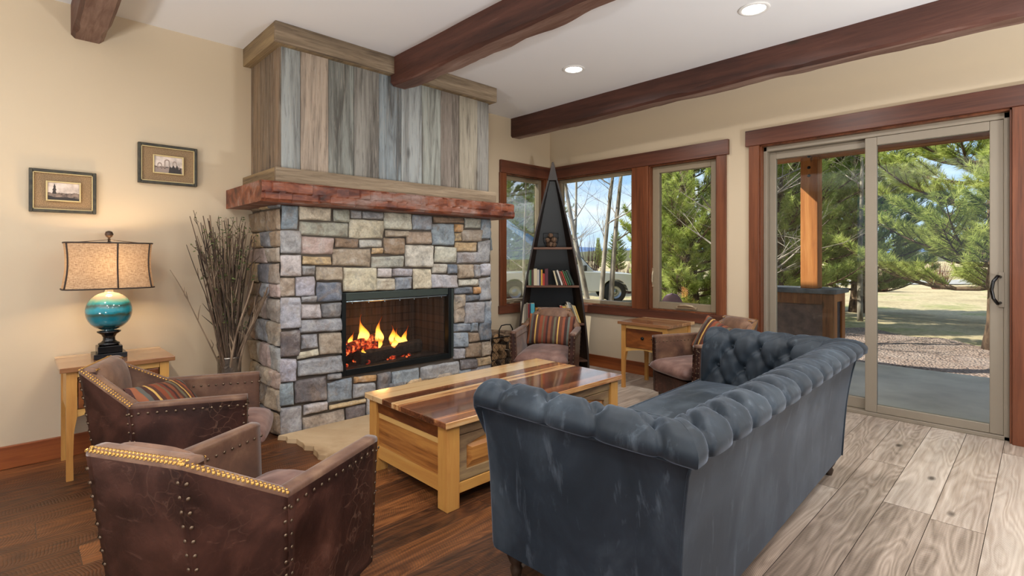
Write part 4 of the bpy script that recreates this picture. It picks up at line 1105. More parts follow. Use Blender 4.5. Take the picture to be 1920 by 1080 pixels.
# ---- armchairs (front = local +x, origin under the middle of the back)
NAILM = {}
def armchair(label, loc, rz):
    t = thing('leather_armchair', label, 'armchair', loc, rz, 'nailhead leather club chairs')
    TH = 0.05; ZB = 0.13
    mats = [M['leather'], M['suede'], M['suede_l']]
    # outer plan points (top), inward shift at the bottom
    P = {'b0': (0.0, 0.155, 0.70), 'b1': (0.0, -0.155, 0.70), 'w0': (0.215, 0.272, 0.555), 'w1': (0.215, -0.272, 0.555), 'a0': (0.66, 0.275, 0.555), 'a1': (0.66, -0.275, 0.555)}
    def bot(p):  # foot of the panel
        x, y, z = p; k = 0.075 if x < 0.1 else (0.03 if x < 0.4 else 0.0)
        return (x + k, y * 0.93, ZB)
    def panel(name, p, q, th, smooth=True, label=None, top_mat=2, in_mat=1):
        p, q = Vector(p), Vector(q); pb, qb = Vector(bot(p)), Vector(bot(q))
        d = (q - p); d.z = 0; d.normalize(); c = Vector((0.33, 0, 0)); n = Vector((-d.y, d.x, 0))
        if (c - p).dot(n) < 0: n = -n
        mb = MB(); nu, nz = 16, 14
        def outer(i, j, off, bulge):
            b = pb.lerp(qb, i); tt = p.lerp(q, i); r = b.lerp(tt, j)
            f = math.sin(PI * i) * math.sin(PI * min(1, j)); return r + n * (off + bulge * f)
        n0 = len(mb.v)
        mb.grid(lambda i, j: outer(i, j, 0.0, -0.004 + 0.0), nu, nz, 0)
        mb.grid(lambda i, j: outer(1 - i, j, th, 0.010 if in_mat else 0), nu, nz, in_mat)
        # padded top
        def top(i, j):
            r = p.lerp(q, i); a = j * PI; o_ = th * (1 - math.cos(a)) / 2
            over = 0.006
            return r + n * (o_ + (-over if j < 0.5 else over) * math.sin(a) ** 0.8) + Vector((0, 0, 0.020 * math.sin(a) ** 0.7))
        mb.grid(lambda i, j: top(i, j), nu, 8, top_mat)
        for e_ in (0, 1):
            ring = [top(e_, j / 8) for j in range(9)]; mb.add(ring, [tuple(range(9))], top_mat)
        for e, w_ in ((0.0, 1), (1.0, 0)):
            mb.grid(lambda i, j, e=e: outer(e, j, 0, 0) * (1 - i) + (outer(e, j, th, 0)) * i, 2, nz, 0)
        mb.grid(lambda i, j: pb.lerp(qb, i) + n * th * j, nu, 1, 0)
        o = mb.build(name, mats, t, smooth=True, weld=True)
        return o, p, q, pb, qb, n
    def nails(mb, a, b, nrm, step, r):
        a, b = Vector(a), Vector(b); L = (b - a).length; k = max(1, int(L / step))
        for i in range(k + 1): mb.append((a.lerp(b, i / k), Vector(nrm), r))
    gold, dark = [], []
    for nm, p, q, th, tm, im in (('back', 'b0', 'b1', 0.06, 2, 1), ('wing', 'b0', 'w0', 0.055, 2, 1), ('wing', 'b1', 'w1', 0.055, 2, 1), ('arm', 'w0', 'a0', TH, 1, 1), ('arm', 'w1', 'a1', TH, 1, 1)):
        o, a, b, ab, bb, n = panel(nm, P[p], P[q], th, top_mat=tm, in_mat=im)
        no = -n
        # vertical rows at both seams
        for e, s_ in ((a, ab), (b, bb)):
            other = (b, bb) if e is a else (a, ab)
            k = 0.010 / (a - b).length
            nails(dark, e.lerp(other[0], k) + no * .003 + Vector((0, 0, -.03)), s_.lerp(other[1], k) + no * .003 + Vector((0, 0, .02)), no, 0.036, 0.0052)
        if nm != 'arm':
            nails(gold, a + n * .0015 + Vector((0, 0, .0145)), b + n * .0015 + Vector((0, 0, .0145)), no + Vector((0, 0, 1)), 0.0125, 0.0056)
            nails(gold, a + n * .0135 + Vector((0, 0, .0185)), b + n * .0135 + Vector((0, 0, .0185)), no * .2 + Vector((0, 0, 1)), 0.0125, 0.0056)
            nails(gold, a + n * (th + .002) + Vector((0, 0, .009)), b + n * (th + .002) + Vector((0, 0, .009)), n * 1.5 + Vector((0, 0, 1)), 0.0145, 0.005)
        else:
            nails(dark, a + no * .004 + Vector((0, 0, -.022)), b + no * .004 + Vector((0, 0, -.022)), no, 0.034, 0.0058)
            nails(dark, a + n * (th + .006) + Vector((0, 0, -.03)), b + n * (th + .006) + Vector((0, 0, -.03)), n, 0.034, 0.0058)
            # front face of the arm
            for w_ in (0.007, th - .007):
                nails(dark, b + n * w_ + Vector((.002, 0, -.02)), bb + n * w_ + Vector((.002, 0, .02)), Vector((1, 0, 0)), 0.030, 0.0055)
            nails(dark, b + n * .007 + Vector((.002, 0, -.01)), b + n * (th - .007) + Vector((.002, 0, -.01)), Vector((1, 0, 0)), 0.018, 0.0055)
    wm = Matrix.Translation(loc) @ Matrix.Rotation(rz, 4, 'Z'); cp = Vector(cam.location)
    for lst, mat, nm in ((gold, M['nail'], 'brass_nailhead'), (dark, M['nail_d'], 'bronze_nailhead')):
        if nm not in NAILM:
            q_ = MB(); q_.dome((0, 0, 0), (0, 0, 1), 1.0, 0.55, 7); tmp = q_.build(nm, mat, None, smooth=True, recalc=False); NAILM[nm] = tmp.data; bpy.data.objects.remove(tmp)
        def rank(e_):
            v_ = cp - wm @ e_[0]; f_ = (wm.to_3x3() @ e_[1]).normalized().dot(v_.normalized()); return v_.length + (4 if f_ < 0.05 else 0)
        lst.sort(key=rank)
        for p_, n_, r_ in lst[:100]:
            o_ = bpy.data.objects.new(nm, NAILM[nm]); C.objects.link(o_); o_.parent = t; o_.location = p_; o_.scale = (r_,) * 3; o_.rotation_euler = n_.to_track_quat('Z', 'Y').to_euler()
        if lst[100:]:
            q_ = MB()
            for p_, n_, r_ in lst[100:]: q_.dome(p_, n_, r_, .55, 6)
            q_.build(nm.split('_')[0] + '_nail_trim', mat, t, recalc=False)['kind'] = 'stuff'
    # seat frame, T-shaped cushion, back pad, legs
    mb = MB(); mb.hexa([(0.11, -.20, ZB), (0.655, -.225, ZB), (0.655, .225, ZB), (0.11, .20, ZB)], [(0.11, -.20, .29), (0.665, -.232, .29), (0.665, .232, .29), (0.11, .20, .29)])
    mb.build('seat_rail', M['leather'], t, bevel=0.01)
    mb = MB(); nu, nv = 30, 26
    def plan(u, v):      # u back->front, v side; the front lip widens round the arms
        x = 0.10 + 0.63 * u; half = 0.155 + 0.062 * min(1, u / 0.35)
        if u > 0.9: half += 0.012 * ((u - 0.9) / 0.1)
        y = (v * 2 - 1) * half; bow = 0.012 * (1 - (v * 2 - 1) ** 2) * (u > 0.8) * (u - 0.8) / 0.2
        return x + bow, y
    def se(u, v, up):
        x, y = plan(u, v); a, b = abs(u * 2 - 1), abs(v * 2 - 1)
        e = (1 - a ** 7) ** 0.5 * (1 - b ** 7) ** 0.5
        z = 0.345 + up * e * (0.062 if up > 0 else 0.05) + (0.006 * fbm((x * 8, y * 12, 3), 1, 2) * e if up > 0 else 0)
        if up > 0: z += 0.016 * (1 - (v * 2 - 1) ** 2) * math.sin(PI * u)
        return (x, y, z)
    mb.grid(lambda i, j: se(i, j, 1), nu, nv); mb.grid(lambda i, j: se(1 - i, j, -1), nu, nv)
    mb.build('seat_cushion', M['seat'], t, smooth=True, weld=True)
    mb = MB()
    def bp_(u, v, s_):
        a, b = abs(u * 2 - 1), abs(v * 2 - 1); e = (1 - a ** 4) ** 0.6 * (1 - b ** 4) ** 0.6
        y = (u * 2 - 1) * 0.142 * (1.0 + 0.10 * v); z = 0.36 + 0.366 * v - 0.035 * abs(u * 2 - 1) ** 4 * v
        xc = 0.104 - 0.046 * v
        return (xc + s_ * e * 0.048, y, z)
    mb.grid(lambda i, j: bp_(i, j, 1), 18, 24); mb.grid(lambda i, j: bp_(1 - i, j, -0.8), 18, 24)
    mb.build('back_cushion', M['suede_l'], t, smooth=True, weld=True)
    for x, sp_, k in ((0.615, .205, 1), (0.12, .175, -1)):
        for sy in (-1, 1):
            mb = MB(); y = sy * sp_; a = .021; b = .014; dx = -0.03 if k < 0 else 0.0
            mb.hexa([(x - b + dx, y - b, 0), (x + b + dx, y - b, 0), (x + b + dx, y + b, 0), (x - b + dx, y + b, 0)], [(x - a, y - a, ZB + .003), (x + a, y - a, ZB + .003), (x + a, y + a, ZB + .003), (x - a, y + a, ZB + .003)])
            mb.build('leg', M['turned'], t, bevel=0.002)
    return t
R_ = math.radians
chairs = [('brown leather armchair with striped pillow in front of the lamp table', (-4.34, -1.07, 0), R_(-24)),
          ('large brown leather armchair in the foreground seen from behind at lower left', (-4.40, -2.56, 0), R_(29.5)),
          ('brown leather armchair standing in front of the boat-shaped bookshelf', (-0.90, -0.86, 0), R_(212)),
          ('brown leather armchair half hidden behind the far end of the sofa', (-0.42, -2.43, 0), R_(155))]
for lab, loc, rz in chairs: armchair(lab, loc, rz)
def pillow(label, chair, lx, lz, tilt, roll=0.0, yaw=0.0, w=0.44, h=0.29, d=0.13, ly=0.0):
    """striped pillow leaning on the back of a chair; chair = (loc, rz)"""
    mb = MB()
    def f(i, j, s_):
        a, b = i * 2 - 1, j * 2 - 1
        e = max(0, (1 - a ** 2)) ** 0.42 * max(0, (1 - b ** 2)) ** 0.42
        k = 1 - 0.07 * (1 - b * b) * abs(a) ** 3; k2 = 1 - 0.10 * (1 - a * a) * abs(b) ** 3
        return (a * w / 2 * k, s_ * d / 2 * e + 0.004 * fbm((a * 4, b * 4, s_), 1, 2), b * h / 2 * k2)
    mb.grid(lambda i, j: f(i, j, -1), 30, 22); mb.grid(lambda i, j: f(1 - i, j, 1), 30, 22)
    o = mb.build('throw_pillow', M['stripe'], smooth=True, weld=True)
    (cx, cy, cz), rz = chair
    base = Matrix.Translation((cx, cy, cz)) @ Matrix.Rotation(rz, 4, 'Z') @ Matrix.Translation((lx, ly, lz)) @ Matrix.Rotation(yaw, 4, 'Z') @ Matrix.Rotation(PI / 2, 4, 'Z') @ Matrix.Rotation(roll, 4, 'Y') @ Matrix.Rotation(tilt, 4, 'X')
    o.matrix_world = base
    tag(o, label, 'pillow', 'striped throw pillows on the armchairs')
    return o
pillow('striped pillow lying back in the armchair by the lamp', chairs[0][1:], 0.30, 0.485, R_(-38), 0.12, yaw=-0.25)
pillow('striped pillow barely showing over the arm of the foreground armchair', chairs[1][1:], 0.25, 0.475, R_(-40), ly=0.05)
pillow('striped pillow upright in the armchair by the bookshelf', chairs[2][1:], 0.225, 0.535, R_(-20), 0.05)
pillow('striped pillow in the armchair behind the sofa, one corner up', chairs[3][1:], 0.25, 0.545, R_(-22), 0.28, yaw=0.15, ly=0.03)

# ---- table lamp
lamp = thing('table_lamp', 'table lamp with turquoise glazed ball base and tan linen shade', 'lamp', (-4.197, -0.25, 0.61))
mb = MB(); mb.box(-.078, -.078, 0, .078, .078, .03); mb.box(-.058, -.058, .03, .058, .058, .07); mb.build('base', M['black'], lamp, bevel=0.003)
mb = MB(); mb.lathe([(0.045, .070), (0.052, .076), (0.052, .083), (0.040, .089), (0.030, .10), (0.029, .118), (0.038, .135), (0.056, .147), (0.058, .154), (0.045, .158)], 28); mb.build('pedestal', M['black'], lamp, smooth=True)
def glaze():
    m = NT('turquoise_glaze'); tc = m.n('ShaderNodeTexCoord'); sp = m.n('ShaderNodeSeparateXYZ', Vector=tc.outputs['Object'])
    z = m.math('ADD', sp.outputs['Z'], m.math('MULTIPLY', m.math('SUBTRACT', m.noise(tc.outputs['Object'], 14, 5, 0.6, 0.4), 0.5), 0.035))
    f = m.math('DIVIDE', m.math('SUBTRACT', z, 0.155), 0.24)
    c = m.ramp(f, [(0.0, '#1a4f5c'), (0.12, '#0f3a3c'), (0.2, '#1f7f92'), (0.34, '#1b6f80'), (0.42, '#3a4a38'), (0.48, '#1f8596'), (0.56, '#2a95a2'), (0.64, '#405040'), (0.70, '#3aa3a0'), (0.76, '#7fae97'), (0.82, '#a39c8c'), (1.0, '#b9b0a0')])
    return m.bsdf(c, 0.12, 0.0, None, Coat_Weight=0.6, Coat_Roughness=0.05)
M['glaze'] = glaze()
prof = [(0.042, .158)]
for k in range(1, 20):
    a = PI * (k / 20); prof.append((max(0.022, 0.112 * math.sin(a) ** 0.9), 0.272 - 0.113 * math.cos(a)))
prof += [(0.020, .392), (0.018, .41)]
mb = MB(); mb.lathe(prof, 40); mb.build('glazed_ball', M['glaze'], lamp, smooth=True)
mb = MB(); mb.lathe([(0.018, .41), (0.018, .44), (0.010, .445), (0.006, .47), (0.006, .70)], 12); mb.lathe([(0.008, .695), (0.004, .702), (0.016, .712), (0.021, .725), (0.016, .740), (0.003, .745)], 16)
M['brown_metal'] = flat('bronze_metal', '#4a3a30', 0.35, 0.6)
mb.build('finial_and_rod', M['brown_metal'], lamp, smooth=True)
mb = MB(); mb.ball((0, 0, .55), 0.032, 16, 10)
M['bulb'] = NT('warm_bulb'); _m = M['bulb']; _e = _m.n('ShaderNodeEmission', Color=(1, 0.78, 0.48, 1), Strength=8.0); _m.t.links.new(_e.outputs[0], _m.out.inputs[0]); M['bulb'] = _m.m
bo = mb.build('bulb', M['bulb'], lamp, smooth=True)
ll = bpy.data.lights.new('lamp_light', 'POINT'); ll.energy = 15.0; ll.color = (1, 0.74, 0.42); ll.shadow_soft_size = 0.04
lo = bpy.data.objects.new('lamp_light', ll); C.objects.link(lo); lo.parent = lamp; lo.location = (0, 0, .55)
bo.visible_shadow = True
def shade_mat():
    m = NT('linen_shade'); v = m.coord(scale=(60, 60, 400)); v2 = m.coord(scale=(400, 400, 60))
    n = m.math('ADD', m.math('MULTIPLY', m.noise(v, 1, 3), 0.6), m.math('MULTIPLY', m.noise(v2, 1, 3), 0.4))
    c = m.ramp(n, [(0.35, '#7d6552'), (0.5, '#a78c70'), (0.65, '#c4ac90')])
    d = m.n('ShaderNodeBsdfDiffuse', Color=c); t = m.n('ShaderNodeBsdfTranslucent', Color=m.mix(0.3, c, '#d8b090'))
    ms = m.n('ShaderNodeMixShader', Fac=0.13); m.t.links.new(d.outputs[0], ms.inputs[1]); m.t.links.new(t.outputs[0], ms.inputs[2])
    m.t.links.new(ms.outputs[0], m.out.inputs[0]); return m.m
M['shade'] = shade_mat(); M['braid'] = flat('brown_braid', '#352820', 0.7)
def sh_r(t):
    a, b = 0.205, 0.125; n = 4.0
    return 1.0 / ((abs(math.cos(t) / a) ** n + abs(math.sin(t) / b) ** n) ** (1 / n))
ZS0, ZS1 = 0.408, 0.672
def conc(f): return 1.0 + 0.045 * (1 - f) - 0.055 * math.sin(PI * f)
mb = MB(); mb.lathe([(conc(k / 12), ZS0 + (ZS1 - ZS0) * k / 12) for k in range(13)], 72, shape=sh_r, caps=False)
so = mb.build('lamp_shade', M['shade'], lamp, smooth=True, recalc=False)
mb = MB()
for z, f in ((ZS0, 0), (ZS1, 1)):
    mb.tube([(conc(f) * sh_r(2 * PI * k / 72) * math.cos(2 * PI * k / 72) * 1.005, conc(f) * sh_r(2 * PI * k / 72) * math.sin(2 * PI * k / 72) * 1.005, z) for k in range(73)], 0.0045, 6)
for t in (R_(-78), R_(-158), R_(-28), R_(28), R_(78), R_(158)):
    mb.tube([(conc(k / 12) * sh_r(t) * math.cos(t) * 1.008, conc(k / 12) * sh_r(t) * math.sin(t) * 1.008, ZS0 + (ZS1 - ZS0) * k / 12) for k in range(13)], 0.0045, 6)
mb.build('shade_braid', M['braid'], so, smooth=True)
mb = MB()
for t in (0, PI / 2, PI, 3 * PI / 2): mb.tube([(0, 0, .692), (conc(1) * sh_r(t) * math.cos(t), conc(1) * sh_r(t) * math.sin(t), .670)], 0.002, 5)
mb.build('spider_frame', M['brown_metal'], so)

# ---- framed photographs
M['fr_black'] = noisy('distressed_black_frame', '#1c1a14', '#3c382a', 30, 0.5, 0.2)
M['burlap'] = noisy('burlap_mat', '#7a6248', '#a58a68', 220, 0.95, 0.4, (1, 1, 1))
M['gilt'] = flat('pale_gilt', '#c8b483', 0.45, 0.3)
def sepia(name, kind):
    m = NT(name); tc = m.n('ShaderNodeTexCoord'); sp = m.n('ShaderNodeSeparateXYZ', Vector=tc.outputs['Object'])
    x, z = sp.outputs['X'], sp.outputs['Z']; n = m.noise(tc.outputs['Object'], 40, 6, 0.7)
    sky = m.mix(m.ramp(m.noise(tc.outputs['Object'], 22, 4), [(0.4, 0.0), (0.7, 1.0)]), '#d8c9be', '#a89a90')
    hor = m.math('ADD', -0.008 if kind == 0 else -0.012, m.math('MULTIPLY', m.math('SUBTRACT', m.noise(m.n('ShaderNodeCombineXYZ', X=x, Y=0.0, Z=0.0).outputs[0], 30, 4), 0.5), 0.035))
    land = m.ramp(n, [(0.35, '#2e231d'), (0.6, '#8b776a')])
    c = m.mix(m.math('LESS_THAN', z, hor), sky, land)
    return m.bsdf(c, 0.4)
M['pic0'], M['pic1'] = sepia('sepia_landscape', 0), sepia('sepia_ruins', 1)
M['pic_dark'] = flat('dark_sepia', '#2a211c', 0.5); M['pic_mid'] = flat('mid_sepia', '#97857a', 0.5)
def picture(label, cx, cz, w, h, kind):
    t = thing('framed_photograph', label, 'picture frame', (cx, -0.004, cz))
    fw = 0.017; mb = MB()
    for a in ((-w/2, -h/2, -w/2+fw, h/2), (w/2-fw, -h/2, w/2, h/2), (-w/2+fw, h/2-fw, w/2-fw, h/2), (-w/2+fw, -h/2, w/2-fw, -h/2+fw)): mb.box(a[0], -0.030, a[1], a[2], 0, a[3])
    mb.build('frame', M['fr_black'], t, bevel=0.003)
    mb = MB(); g = fw + .0005; k = .004
    for a in ((-w/2+g, -h/2+g, -w/2+g+k, h/2-g), (w/2-g-k, -h/2+g, w/2-g, h/2-g), (-w/2+g, h/2-g-k, w/2-g, h/2-g), (-w/2+g, -h/2+g, w/2-g, -h/2+g+k)): mb.box(a[0], -0.026, a[1], a[2], -.006, a[3])
    mb.build('gilt_lip', M['gilt'], t)
    mb = MB(); mb.box(-w/2+fw, -0.014, -h/2+fw, w/2-fw, -0.002, h/2-fw); mb.build('burlap_mat', M['burlap'], t)
    iw, ih = w * 0.26, h * 0.235; mb = MB(); k = .008
    for a in ((-iw, -ih, -iw+k, ih), (iw-k, -ih, iw, ih), (-iw+k, ih-k, iw-k, ih), (-iw+k, -ih, iw-k, -ih+k)): mb.box(a[0], -0.030, a[1], a[2], -.0145, a[3])
    mb.build('inner_frame', M['gilt'], t, bevel=0.002)
    mb = MB(); mb.box(-iw+k, -0.021, -ih+k, iw-k, -0.0145, ih-k); p = mb.build('photograph', M['pic%d' % kind], t)
    mb = MB(); ax, az = iw - k, ih - k; y = -0.0216
    def poly(pts): mb.add([(x * ax, y, z * az) for x, z in pts] + [(x * ax, -0.021, z * az) for x, z in pts], [tuple(range(len(pts)))] + [(i, (i + 1) % len(pts), len(pts) + (i + 1) % len(pts), len(pts) + i) for i in range(len(pts))])
    if kind == 0:
        poly([(-0.72, -.3), (-.45, -.3), (-.50, .1), (-.44, .1), (-.52, .45), (-.48, .45), (-.57, .9), (-.66, .45), (-.62, .45), (-.72, .1), (-.66, .1)])
        poly([(-1, -1), (1, -1), (1, -.8), (.2, -.62), (-.5, -.7), (-1, -.5)])
        mb.build('pine_silhouette', M['pic_dark'], p)
    else:
        for cx_, top_, wd in ((-.62, .05, .17), (-.1, .5, .2), (.45, .35, .16)):
            pts = [(cx_ - wd, -.5)] + [(cx_ + wd * math.cos(a), top_ - .1 + .3 * math.sin(a)) for a in [PI - PI * k / 8 for k in range(9)]] + [(cx_ + wd, -.5)]
            inn = [(cx_ + wd * .62, -.5)] + [(cx_ + wd * .6 * math.cos(a), top_ - .16 + .2 * math.sin(a)) for a in [PI * k / 8 for k in range(9)]] + [(cx_ - wd * .62, -.5)]
            poly(pts + inn)
        poly([(-1, -1), (1, -1), (1, -.35), (-1, -.4)])
        o1 = mb.build('ruined_arches', M['pic_mid'], p)
        mb = MB(); y = -0.0222
        poly([(0, -1), (.95, -1), (.9, -.2), (.75, -.5), (.62, .1), (.5, -.4), (.35, .05), (.22, -.4), (.1, -.1)])
        mb.build('dark_trees', M['pic_dark'], p)
picture('black framed sepia landscape with a lone tree, left and lower on the wall', -4.388, 1.590, 0.305, 0.252, 0)
picture('black framed sepia photo of ruined arches, right and higher on the wall', -3.858, 1.815, 0.335, 0.262, 1)

# ---- metal vase and the branches standing in it
def hammered():
    m = NT('hammered_metal'); v = m.n('ShaderNodeTexVoronoi', Vector=m.coord(), Scale=70.0).outputs['Distance']
    return m.bsdf('#8e867c', 0.35, 0.85, m.bump(v, 0.5, 0.004))
M['hammer'] = hammered()
VX, VY = -3.545, -0.235
mb = MB(); mb.lathe([(0.066, 0.0), (0.068, 0.01), (0.070, 0.25), (0.073, 0.515), (0.076, 0.525), (0.070, 0.525), (0.067, 0.50), (0.064, 0.02), (0.0005, 0.02)], 36, caps=False)
o = mb.build('floor_vase', M['hammer'], loc=(VX, VY, 0), smooth=True); tag(o, 'tall hammered metal floor vase left of the fireplace', 'vase')
M['twig'] = noisy('dry_branch', '#2c2018', '#6d5847', 12, 0.9, 0.3, (1, 1, 0.3))
M['twig2'] = noisy('pale_branch', '#5f4c3c', '#a08a72', 12, 0.9, 0.3, (1, 1, 0.3))
M['leafy'] = noisy('dusty_leaf', '#3f4a26', '#66703e', 12, 0.8, 0.0)
rr = random.Random(11)
# (top offset x, top offset y, top z, radius, bend)
sticks = []
for k in range(84):
    sticks.append((rr.uniform(-0.20, 0.15), rr.uniform(-0.18, 0.12), rr.uniform(0.9, 1.47) if k % 3 else rr.uniform(1.3, 1.48), rr.uniform(0.0045, 0.009), rr.uniform(-1, 1)))
sticks += [(-0.36, -0.10, 1.12, 0.007, 1.0), (-0.26, -0.05, 1.28, 0.006, -0.6), (0.12, -0.25, 1.00, 0.012, 1.2), (0.16, -0.22, 0.97, 0.013, 1.0), (0.10, -0.28, 0.92, 0.012, 1.3), (0.05, -0.27, 1.05, 0.011, 1.1), (0.17, -0.15, 1.03, 0.011, .8), (-0.24, -0.05, 1.50, 0.005, -1.0), (-0.14, -0.1, 1.47, 0.005, 0.8), (0.03, -0.1, 1.47, 0.005, -1.2)]
for k, (ox, oy, tz, r, bd) in enumerate(sticks):
    a0 = rr.uniform(0, 2 * PI); bx, by = 0.045 * math.cos(a0), 0.045 * math.sin(a0)
    mb = MB(); pts = []; rad = []; n = 16; s1, s2 = rr.uniform(0, 9), rr.uniform(0, 9)
    for i in range(n + 1):
        t = i / n; z = 0.05 + (tz - 0.05) * t
        sp_ = max(0, (t - 0.28) / 0.72); sp_ = sp_ ** 1.25
        x = bx * (1 - 0.4 * t) + ox * sp_ + 0.018 * bd * math.sin(t * 7 + s1) * sp_; y = by * (1 - 0.4 * t) + oy * sp_ + 0.015 * math.sin(t * 6 + s2) * sp_
        y = min(y, 0.19 - 0.0); pts.append((x, y, z)); rad.append(r * (1 - 0.65 * t))
    mb.tube(pts, rad, 6, 0)
    leafy = tz > 1.3
    for q in range(rr.randint(2, 4)):
        i = rr.randint(8, n - 1); p = Vector(pts[i]); d = Vector((rr.uniform(-.5, .5), rr.uniform(-.5, .3), rr.uniform(.4, 1))).normalized(); L = rr.uniform(.05, .13)
        mid = p + d * L * .5 + Vector((rr.uniform(-.01, .01), 0, 0)); tip = p + d * L + Vector((rr.uniform(-.02, .02), 0, .01))
        mb.tube([p, mid, tip], [r * .45, r * .35, r * .15], 4, 0)
        if leafy:
            for w_ in range(5):
                c = p.lerp(tip, rr.uniform(.3, 1.05)); e1 = Vector((rr.uniform(-1, 1), rr.uniform(-1, 1), rr.uniform(-.6, .6))).normalized(); e2 = e1.orthogonal().normalized(); s_ = rr.uniform(.008, .015)
                mb.add([c, c + e1 * s_ + e2 * s_ * .45, c + e1 * s_ * 2, c + e1 * s_ - e2 * s_ * .45], [(0, 1, 2, 3)], 1)
    lab = 'dry branch standing in the metal vase'
    if ox < -0.3: lab = 'long dry branch reaching farthest left from the metal vase'
    o = mb.build('dry_branch', [M['twig2'] if (oy < -0.2 or k % 4 == 0) else M['twig'], M['leafy']], loc=(VX, VY, 0), smooth=False, recalc=False)
    tag(o, lab, 'branch', 'dry branches in the floor vase')

# ============================================================ BOOKSHELF AND BASKETS
SHX, SHY, SRZ = -0.455, -0.445, R_(-45)
bs = thing('boat_bookshelf', 'tall dark boat-shaped bookshelf with a pointed top in the window corner', 'bookshelf', (SHX, SHY, 0), SRZ)
M['dark_wood'] = wood('dark_stained_wood', [(0.2, '#120c09'), (0.5, '#2a1e18'), (0.8, '#463428')], 'z', along=1.6, across=20, rough=0.45, bump=0.1, knots=False)
M['shelf_wood'] = wood('brown_shelf_edge', [(0.2, '#3a2216'), (0.5, '#5c3a26'), (0.8, '#77513a')], 'x', along=1.6, across=20, rough=0.5, bump=0.1, knots=False)
SH_H = 2.215
def hw(z): return max(0.004, 0.392 * (1 - (max(0, z) / SH_H) ** 1.62))
def dep(z): return 0.045 + 0.20 * (1 - (z / SH_H) ** 1.8)
for sx, nm in ((-1, 'left'), (1, 'right')):
    mb = MB(); n = 34; vs = []
    for i in range(n + 1):
        z = 0.0 + (SH_H - 0.12) * i / n; w = hw(z); d = dep(z); t = 0.018
        vs += [(sx * w, 0, z), (sx * w * 0.78, d, z), (sx * max(0.001, w * 0.78 - t), d, z), (sx * max(0.001, w - t), 0.0, z)]
    fs = [(i * 4 + k, i * 4 + (k + 1) % 4, (i + 1) * 4 + (k + 1) % 4, (i + 1) * 4 + k) for i in range(n) for k in range(4)] + [(0, 1, 2, 3), tuple(range(n * 4, n * 4 + 4))]
    mb.add(vs, fs); mb.build('hull_side', M['dark_wood'], bs)
mb = MB(); n = 24; vs = []
for i in range(n + 1):
    z = 0.02 + (SH_H - 0.16) * i / n; w = hw(z) * 0.78 - .004; d = dep(z)
    vs += [(-w, d - .010, z), (w, d - .010, z), (w, d + .001, z), (-w, d + .001, z)]
mb.add(vs, [(i * 4 + k, i * 4 + (k + 1) % 4, (i + 1) * 4 + (k + 1) % 4, (i + 1) * 4 + k) for i in range(n) for k in range(4)] + [(0, 1, 2, 3), tuple(range(n * 4, n * 4 + 4))])
M['slate_paint'] = flat('blue_black_paint', '#0d1216', 0.35)
mb.build('back_board', M['slate_paint'], bs)
for z in (0.10, 0.49, 0.895, 1.305):
    mb = MB(); w = hw(z) - .019; d = dep(z) - .012; w2 = w * .78 - .002
    mb.hexa([(-w, .004, z - .022), (w, .004, z - .022), (w2, d, z - .022), (-w2, d, z - .022)], [(-w, .004, z), (w, .004, z), (w2, d, z), (-w2, d, z)])
    mb.build('shelf', M['shelf_wood'], bs, bevel=0.002)
mb = MB(); z0 = 2.02; w = hw(z0)
mb.hexa([(-w, -.006, z0), (w, -.006, z0), (w * .8, dep(z0), z0), (-w * .8, dep(z0), z0)], [(-.010, -.006, SH_H), (.010, -.006, SH_H), (.008, .03, SH_H), (-.008, .03, SH_H)])
mb.build('bow_cap', M['dark_wood'], bs, bevel=0.003)
SM = Matrix.Translation((SHX, SHY, 0)) @ Matrix.Rotation(SRZ, 4, 'Z')
M['pages'] = noisy('book_pages', '#cfc4a8', '#e4dac2', 90, 0.8, 0)
bookmats = {}
def book(x, z, th, h, lean, color, label, d=0.135, y=0.02, group='books on the middle shelf of the boat bookshelf'):
    """x = left foot of the spine, lean in degrees (positive = top to the left)"""
    if color not in bookmats: bookmats[color] = flat('book_cloth_' + color.strip('#'), color, 0.55)
    mb = MB(); c = .0018
    mb.box(0, 0, 0, c, d, h); mb.box(th - c, 0, 0, th, d, h); mb.box(c, 0, 0, th - c, c, h)
    k = 0 
    if th > .016: mb.box(.0015, -.0006, h * .70, th - .0015, 0, h * .73); mb.box(.0015, -.0006, h * .2, th - .0015, 0, h * .22)
    o = mb.build('book', bookmats[color]); mb = MB(); mb.box(c, c, .003, th - c, d - .003, h - .003); mb.build('pages', M['pages'], o)
    o.matrix_world = SM @ Matrix.Translation((x, y, z + abs(math.sin(R_(lean))) * (0 if lean >= 0 else 0) + .0005)) @ Matrix.Rotation(R_(-lean), 4, 'Y')
    if lean > 0:
        # lean to the left about the left foot: the right foot lifts, so pivot on the left one
        pass
    return tag(o, label, 'book', group)
Z2 = 0.8955
row = [(-.262, .019, .165, '#76806a', 'grey-green book at the far left of the middle shelf'), (-.242, .013, .165, '#2c6a3c', 'thin green book, second from left on the middle shelf'),
       (-.227, .022, .168, '#55302a', 'dark brown book beside the thin green one on the middle shelf'), (-.203, .036, .180, '#d5c7a6', 'thick cream book, widest on the left of the middle shelf'),
       (-.165, .021, .168, '#c9c0b4', 'off-white book right of the thick cream one'), (-.142, .014, .164, '#33415e', 'thin navy book between the off-white and yellow books'),
       (-.126, .017, .168, '#cf9f36', 'yellow book standing beside the bright red one on the middle shelf'), (-.107, .022, .128, '#b2302a', 'short bright red book on the middle shelf'),
       (-.083, .034, .178, '#55202c', 'thick maroon book in the centre of the middle shelf')]
for x, th, h, c, lab in row: book(x, Z2, th, h, 0, c, lab)
